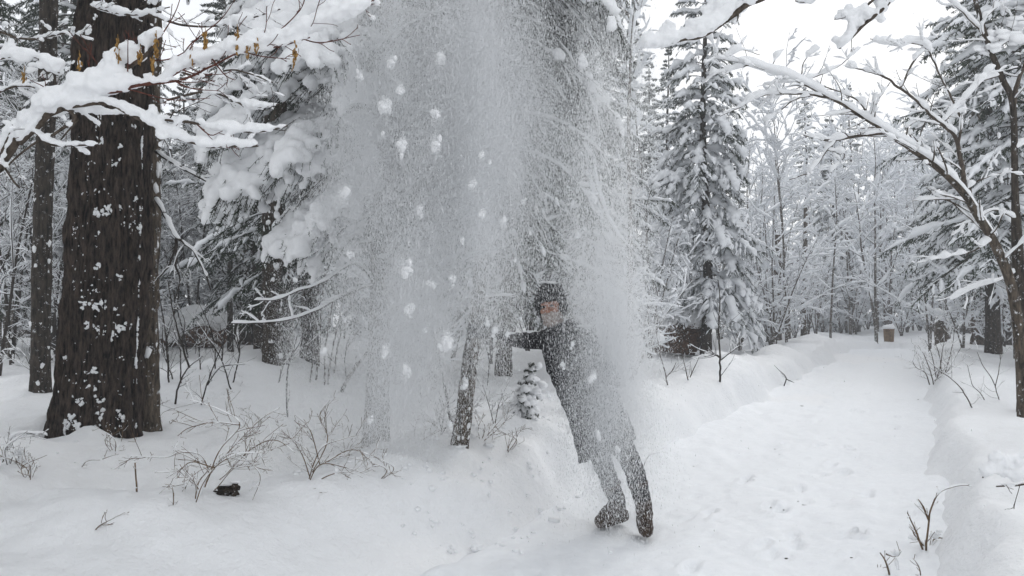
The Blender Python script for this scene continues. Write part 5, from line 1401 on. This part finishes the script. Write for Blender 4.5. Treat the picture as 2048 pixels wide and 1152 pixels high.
rng = R_(300)
def clear(x, y):
    return abs(float(sdist(x, y))) > 2.6
ZONES = [  # u0, u1, d0, d1, count, protos, scale, label, group
    (1500, 2140, 25, 50, 56, (t_far, t_bank, t_tall), (.95, 1.5), 'snow lined bare tree in the pale wood beyond the path end', 'bare trees beyond the path end'),
    (1480, 2140, 23, 46, 60, (t_shr, t_low), (.9, 1.5), 'snow covered shrub in the pale wood beyond the path end', 'shrubs beyond the path end'),
    (1560, 2140, 46, 60, 14, (mid_root, pale_root), (.9, 1.3), 'snowy conifer in the pale wood beyond the path end', 'conifers beyond the path end'),
    (1280, 1560, 22, 42, 16, (t_far, t_bank, t_tall, t_shr), (.8, 1.2), 'snow lined bare tree among the conifers behind the left bank', 'bare trees behind the left bank'),
    (1280, 1560, 17.5, 28, 12, (t_shr, t_low), (.8, 1.3), 'snowy brush behind the left bank', 'brush behind the left bank'),
    (560, 1300, 10.5, 34, 34, (t_shr, t_low, t_bank), (.7, 1.15), 'snow lined bare tree veiled by the falling snow', 'bare trees behind the snow curtain'),
    (560, 1300, 26, 50, 16, (dark_root, mid_root, pale_root), (.9, 1.3), 'snowy conifer veiled by the falling snow', 'conifers behind the snow curtain'),
    (-80, 580, 13.5, 28, 46, (t_thin, t_thick, t_thin), (.75, 1.25), 'dark twiggy tree with light snow in the dim wood behind the huge trunk', 'dark twiggy trees on the left'),
    (560, 1060, 10.5, 24, 16, (t_thin, t_thick), (.75, 1.2), 'dark twiggy tree half veiled by the falling snow', 'dark twiggy trees behind the curtain'),
    (-60, 580, 15.5, 36, 22, (t_shr, t_low, t_bank, t_far), (.7, 1.2), 'snow lined bare tree in the dim wood behind the huge trunk', 'bare trees in the dim wood on the left'),
    (-80, 580, 24, 48, 22, (dark_root, dark_root, mid_root, pale_root), (.9, 1.3), 'snow dusted conifer in the dim wood behind the huge trunk', 'conifers in the dim wood on the left'),
]
for (u0, u1, d0, d1, n, prot, (s0, s1), lab, grp) in ZONES:
    k = 0
    while k < n:
        d = d0 + (d1 - d0) * rng.random() ** .85; u = rng.uniform(u0, u1)
        x = ux(u, d)
        if not clear(x, d): continue
        if 285 < u < 480 and d < 22.5: continue
        src = prot[rng.integers(len(prot))]
        dup(src, tuple(on(x, d, .05)), rng.uniform(0, 6.28), rng.uniform(s0, s1), lab, grp)
        k += 1

# the far wood that closes the view, one mass
def far_wood():
    rg = R_(400); mb = MB()
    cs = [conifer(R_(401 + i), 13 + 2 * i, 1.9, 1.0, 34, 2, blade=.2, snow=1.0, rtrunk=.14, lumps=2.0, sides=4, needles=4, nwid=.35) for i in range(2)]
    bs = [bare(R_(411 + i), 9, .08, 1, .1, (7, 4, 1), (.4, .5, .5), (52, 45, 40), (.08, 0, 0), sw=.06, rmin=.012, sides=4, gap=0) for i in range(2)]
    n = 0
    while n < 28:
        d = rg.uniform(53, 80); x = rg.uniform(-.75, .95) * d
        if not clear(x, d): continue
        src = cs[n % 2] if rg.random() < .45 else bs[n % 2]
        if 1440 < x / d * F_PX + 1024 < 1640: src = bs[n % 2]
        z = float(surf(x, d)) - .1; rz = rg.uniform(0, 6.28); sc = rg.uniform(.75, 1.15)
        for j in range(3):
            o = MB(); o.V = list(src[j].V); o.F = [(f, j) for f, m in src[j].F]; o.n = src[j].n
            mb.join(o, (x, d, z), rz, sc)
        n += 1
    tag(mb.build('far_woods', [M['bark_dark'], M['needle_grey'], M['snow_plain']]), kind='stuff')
far_wood()

# ------------------------------------------------------------------ winter haze
def haze():
    x0, x1, y0, y1, z0, z1 = -100, 110, -6.5, 112, -1.6, 24
    v = [(x, y, z) for x in (x0, x1) for y in (y0, y1) for z in (z0, z1)]
    mb = MB(); mb.add(v, [[0, 1, 3, 2], [4, 6, 7, 5], [0, 4, 5, 1], [2, 3, 7, 6], [0, 2, 6, 4], [1, 5, 7, 3]])
    m = bpy.data.materials.new('haze'); m.use_nodes = True
    t = m.node_tree; t.nodes.clear()
    o = t.nodes.new('ShaderNodeOutputMaterial'); pv = t.nodes.new('ShaderNodeVolumePrincipled')
    pv.inputs['Color'].default_value = (.93, .95, .98, 1); pv.inputs['Density'].default_value = HAZE
    t.links.new(pv.outputs['Volume'], o.inputs['Volume'])
    tag(mb.build('haze', m, smooth=False), kind='stuff')
HAZE = .003
haze()

# ------------------------------------------------------------------ the falling snow
def falling_snow():
    rg = R_(500)
    # macro columns in the picture: u, sigma, v from, v to, weight, depth, depth sigma
    MAC = [(865, 75, -60, 640, 27, 5.5, .35), (955, 50, -60, 430, 26, 5.4, .3), (800, 45, 120, 900, 10, 5.5, .35), (725, 75, 280, 920, 8, 5.6, .4), (990, 50, 220, 560, 4.5, 5.4, .35), (650, 62, 280, 840, 3.6, 5.7, .4),
           (825, 48, 580, 930, 8.5, 5.4, .35), (1175, 50, 90, 600, 8, 5.4, .35), (1205, 30, 620, 890, 6.0, 5.0, .12), (1255, 26, 480, 880, 5, 5.2, .3), (1225, 34, 680, 860, 3, 5.0, .15), (1105, 50, 120, 430, 3.6, 5.4, .3), (1150, 26, 640, 800, .35, 5.0, .2), (1205, 36, 820, 960, .35, 5.0, .15),
           (1275, 22, 300, 850, 2, 5.7, .3), (590, 40, 480, 860, 1.0, 5.8, .4), (740, 30, -40, 330, 6, 5.6, .3), (700, 120, 780, 950, 2.5, 5.6, .4), (1020, 70, 900, 985, .6, 5.6, .3), (985, 22, 600, 700, .8, 5.2, .2)]
    w = np.array([m[4] for m in MAC], float); w /= w.sum()
    mi = rg.choice(len(MAC), NWISPS, p=w); A = np.array(MAC)[mi]
    tn = lambda k: np.clip(rg.normal(0, 1, k), -2.6, 2.6)
    vc = rg.uniform(A[:, 2], A[:, 3])
    wd_ = 1 + .35 * noise(vc / 130.0, mi * 7.1) + .25 * noise(vc / 47.0, mi * 3.3)
    uc = A[:, 0] + A[:, 1] * tn(NWISPS) * wd_ + 34 * noise(vc / 170.0, mi * 5.7) + 16 * noise(vc / 60.0, mi * 2.9)
    dc = A[:, 5] + A[:, 6] * tn(NWISPS) * .8 - .35 * (vc < 560)
    W = np.array([P(*q) for q in zip(uc, vc, dc)])
    keep = W[:, 2] > surf(W[:, 0], W[:, 1]) + .12
    W = W[keep]; nw = len(W)
    def flakes(mb, Pn, r, ln):
        n = len(Pn)
        ax = unit(np.stack([rg.normal(-.05, .08, n), rg.normal(0, .08, n), np.ones(n)], 1))
        a1 = unit(np.cross(ax, rg.normal(size=(n, 3)))); a2 = np.cross(ax, a1)
        V = []                                              # two thin crossed plates
        for a in (a1, a2):
            k = rg.uniform(-.3, .3, (n, 1)) * ln[:, None]
            V += [Pn + ax * ln[:, None], Pn + a * r[:, None] + ax * k, Pn - ax * ln[:, None], Pn - a * r[:, None] + ax * k]
        f = np.arange(8 * n).reshape(-1, 4)
        mb.add(np.stack(V, 1), f)
    # one wisp of powder, then copies of it turned and stretched by geometry nodes
    n = NPER
    Pn = np.stack([rg.normal(0, .055, n), rg.normal(0, .055, n), rg.normal(0, .24, n)], 1) * (1 + .5 * np.abs(rg.normal(0, .6, (n, 1))) ** 2)
    Pn[:, :2] += .025 * np.stack([np.sin(Pn[:, 2] * 9), np.cos(Pn[:, 2] * 7)], 1)
    r = .0005 * np.exp(rg.normal(0, .4, n)); big = rg.random(n) < .028; r = np.where(big, .0016 * np.exp(rg.normal(0, .35, n)), r)
    mb = MB(); flakes(mb, Pn, r, r * np.where(big, rg.uniform(2, 6, n), rg.uniform(3, 7, n)))
    n0 = mb.n
    mb.V.append(W); mb.n += nw
    me = mb.mesh('falling_snow', M['flakes'])
    at = me.attributes.new('is_wisp', 'BOOLEAN', 'POINT'); at.data.foreach_set('value', np.arange(mb.n) >= n0)
    sc = np.ones((mb.n, 3)); sc[n0:, 0] = sc[n0:, 1] = rg.uniform(.6, 1.5, nw); sc[n0:, 2] = sc[n0:, 0] * rg.uniform(.7, 1.35, nw)
    at = me.attributes.new('wisp_scale', 'FLOAT_VECTOR', 'POINT'); at.data.foreach_set('vector', sc.ravel())
    ro = np.zeros((mb.n, 3)); ro[n0:, 2] = rg.uniform(0, 6.28, nw); ro[n0:, 0] = rg.normal(0, .04, nw) + np.where(rg.random(nw) < .5, math.pi, 0)
    at = me.attributes.new('wisp_turn', 'FLOAT_VECTOR', 'POINT'); at.data.foreach_set('vector', ro.ravel())
    o = bpy.data.objects.new('falling_snow', me); COL.objects.link(o)
    g = bpy.data.node_groups.new('falling_snow', 'GeometryNodeTree')
    g.interface.new_socket('Geometry', in_out='INPUT', socket_type='NodeSocketGeometry'); g.interface.new_socket('Geometry', in_out='OUTPUT', socket_type='NodeSocketGeometry')
    gi, go = g.nodes.new('NodeGroupInput'), g.nodes.new('NodeGroupOutput')
    sp = g.nodes.new('GeometryNodeSeparateGeometry'); ip = g.nodes.new('GeometryNodeInstanceOnPoints')
    def attr(nm, tp):
        a = g.nodes.new('GeometryNodeInputNamedAttribute'); a.data_type = tp; a.inputs['Name'].default_value = nm
        return a.outputs['Attribute']
    lk = g.links.new
    lk(gi.outputs[0], sp.inputs['Geometry']); lk(attr('is_wisp', 'BOOLEAN'), sp.inputs['Selection'])
    lk(sp.outputs['Selection'], ip.inputs['Points']); lk(sp.outputs['Inverted'], ip.inputs['Instance'])
    lk(attr('wisp_scale', 'FLOAT_VECTOR'), ip.inputs['Scale']); lk(attr('wisp_turn', 'FLOAT_VECTOR'), ip.inputs['Rotation'])
    lk(ip.outputs['Instances'], go.inputs[0])
    o.modifiers.new('wisps', 'NODES').node_group = g
    tag(o, 'curtain of powder snow pouring down from the shaken boughs', 'snow', kind='stuff')
    # stray flakes through the whole air
    ns = 2600
    u = rg.uniform(-100, 2100, ns); v = rg.uniform(-50, 1150, ns); d = 2.6 + 9 * rg.random(ns)
    Pn = np.array([P(*q) for q in zip(u, v, d)]); Pn = Pn[Pn[:, 2] > surf(Pn[:, 0], Pn[:, 1]) + .02]
    r = .0016 * np.exp(rg.normal(0, .4, len(Pn))); mb = MB(); flakes(mb, Pn, r, r * rg.uniform(1, 1.8, len(Pn)))
    tag(mb.build('drifting_flakes', M['flakes']), 'sparse stray flakes drifting through the air', 'snow', kind='stuff')
NWISPS, NPER = 730, 4200
falling_snow()

def clumps():
    rg = R_(600)
    L = [(965,430,14),(803,295,17),(720,152,11),(688,390,15),(812,540,18),(812,745,17),(735,930,15),(893,684,20),(1196,868,12),(862,570,12),(964,312,12),(783,125,14),(772,215,20),(925,480,10),(1047,402,8),(620,460,8),(872,290,14),(990,662,11),(975,645,10),(1185,755,13),(1015,668,9),(979,325,8),(840,420,15),(870,230,14),(905,560,9),(1007,445,10),(766,270,9),(700,510,9),(648,705,9),(740,840,10),(1060,466,6),(1097,790,7),(900,850,7),(673,940,8),(978,990,6),(1155,470,11),(1185,400,10),(1165,120,13),(800,180,13),(820,620,13),(945,370,11),(1322,676,12),(850,660,11),(770,700,9),(930,770,8),(690,640,7),(1030,520,6),(590,560,6),(880,120,14),(1235,900,8),(1145,690,6),(1125,730,6)]
    proto = []; halo = []
    for i in range(6):
        mb = MB(); n = 7
        blobs(mb, rg.normal(0, .3, (n, 3)) * [.8, .8, 1.1], rg.uniform(.32, .55, (n, 3)), rg, 2, .3, 1.5)
        proto.append(mb.mesh('snow_clump', M['snow']))
        m = 900; C = rg.normal(0, .42, (m, 3)) * [.9, .9, 1.25]; C[:, 2] += .35 * np.abs(rg.normal(0, .5, m)) * (rg.random(m) < .5)
        a = unit(rg.normal(size=(m, 3)) + [0, 0, .01]); b_ = unit(np.cross(a, rg.normal(size=(m, 3)))); q = rg.uniform(.03, .085, (m, 1))
        mb = MB(); mb.add(np.stack([C + a * q, C + b_ * q * .7, C - a * q, C - b_ * q * .7], 1), np.arange(4 * m).reshape(-1, 4))
        halo.append(mb.mesh('powder', M['flakes']))
    for (u, v, r) in L:
        d = rg.uniform(4.35, 4.7) if not (1050 < u < 1260 and v > 560) else 4.7
        ki = rg.integers(6); o = bpy.data.objects.new('snow_clump', proto[ki]); COL.objects.link(o)
        h_ = bpy.data.objects.new('powder', halo[ki]); COL.objects.link(h_); h_.parent = o; h_['kind'] = 'stuff'
        o.location = P(u, v, d); k = r / F_PX * d * rg.uniform(.6, 1.15)
        o.scale = (k, k, k * rg.uniform(1, 1.5)); o.rotation_euler = (rg.normal(0, .2), rg.normal(0, .2), rg.uniform(0, 6.28))
        tag(o, 'loose clump of snow dropping through the curtain of powder', 'snow clump', 'snow clumps falling in the curtain')
clumps()
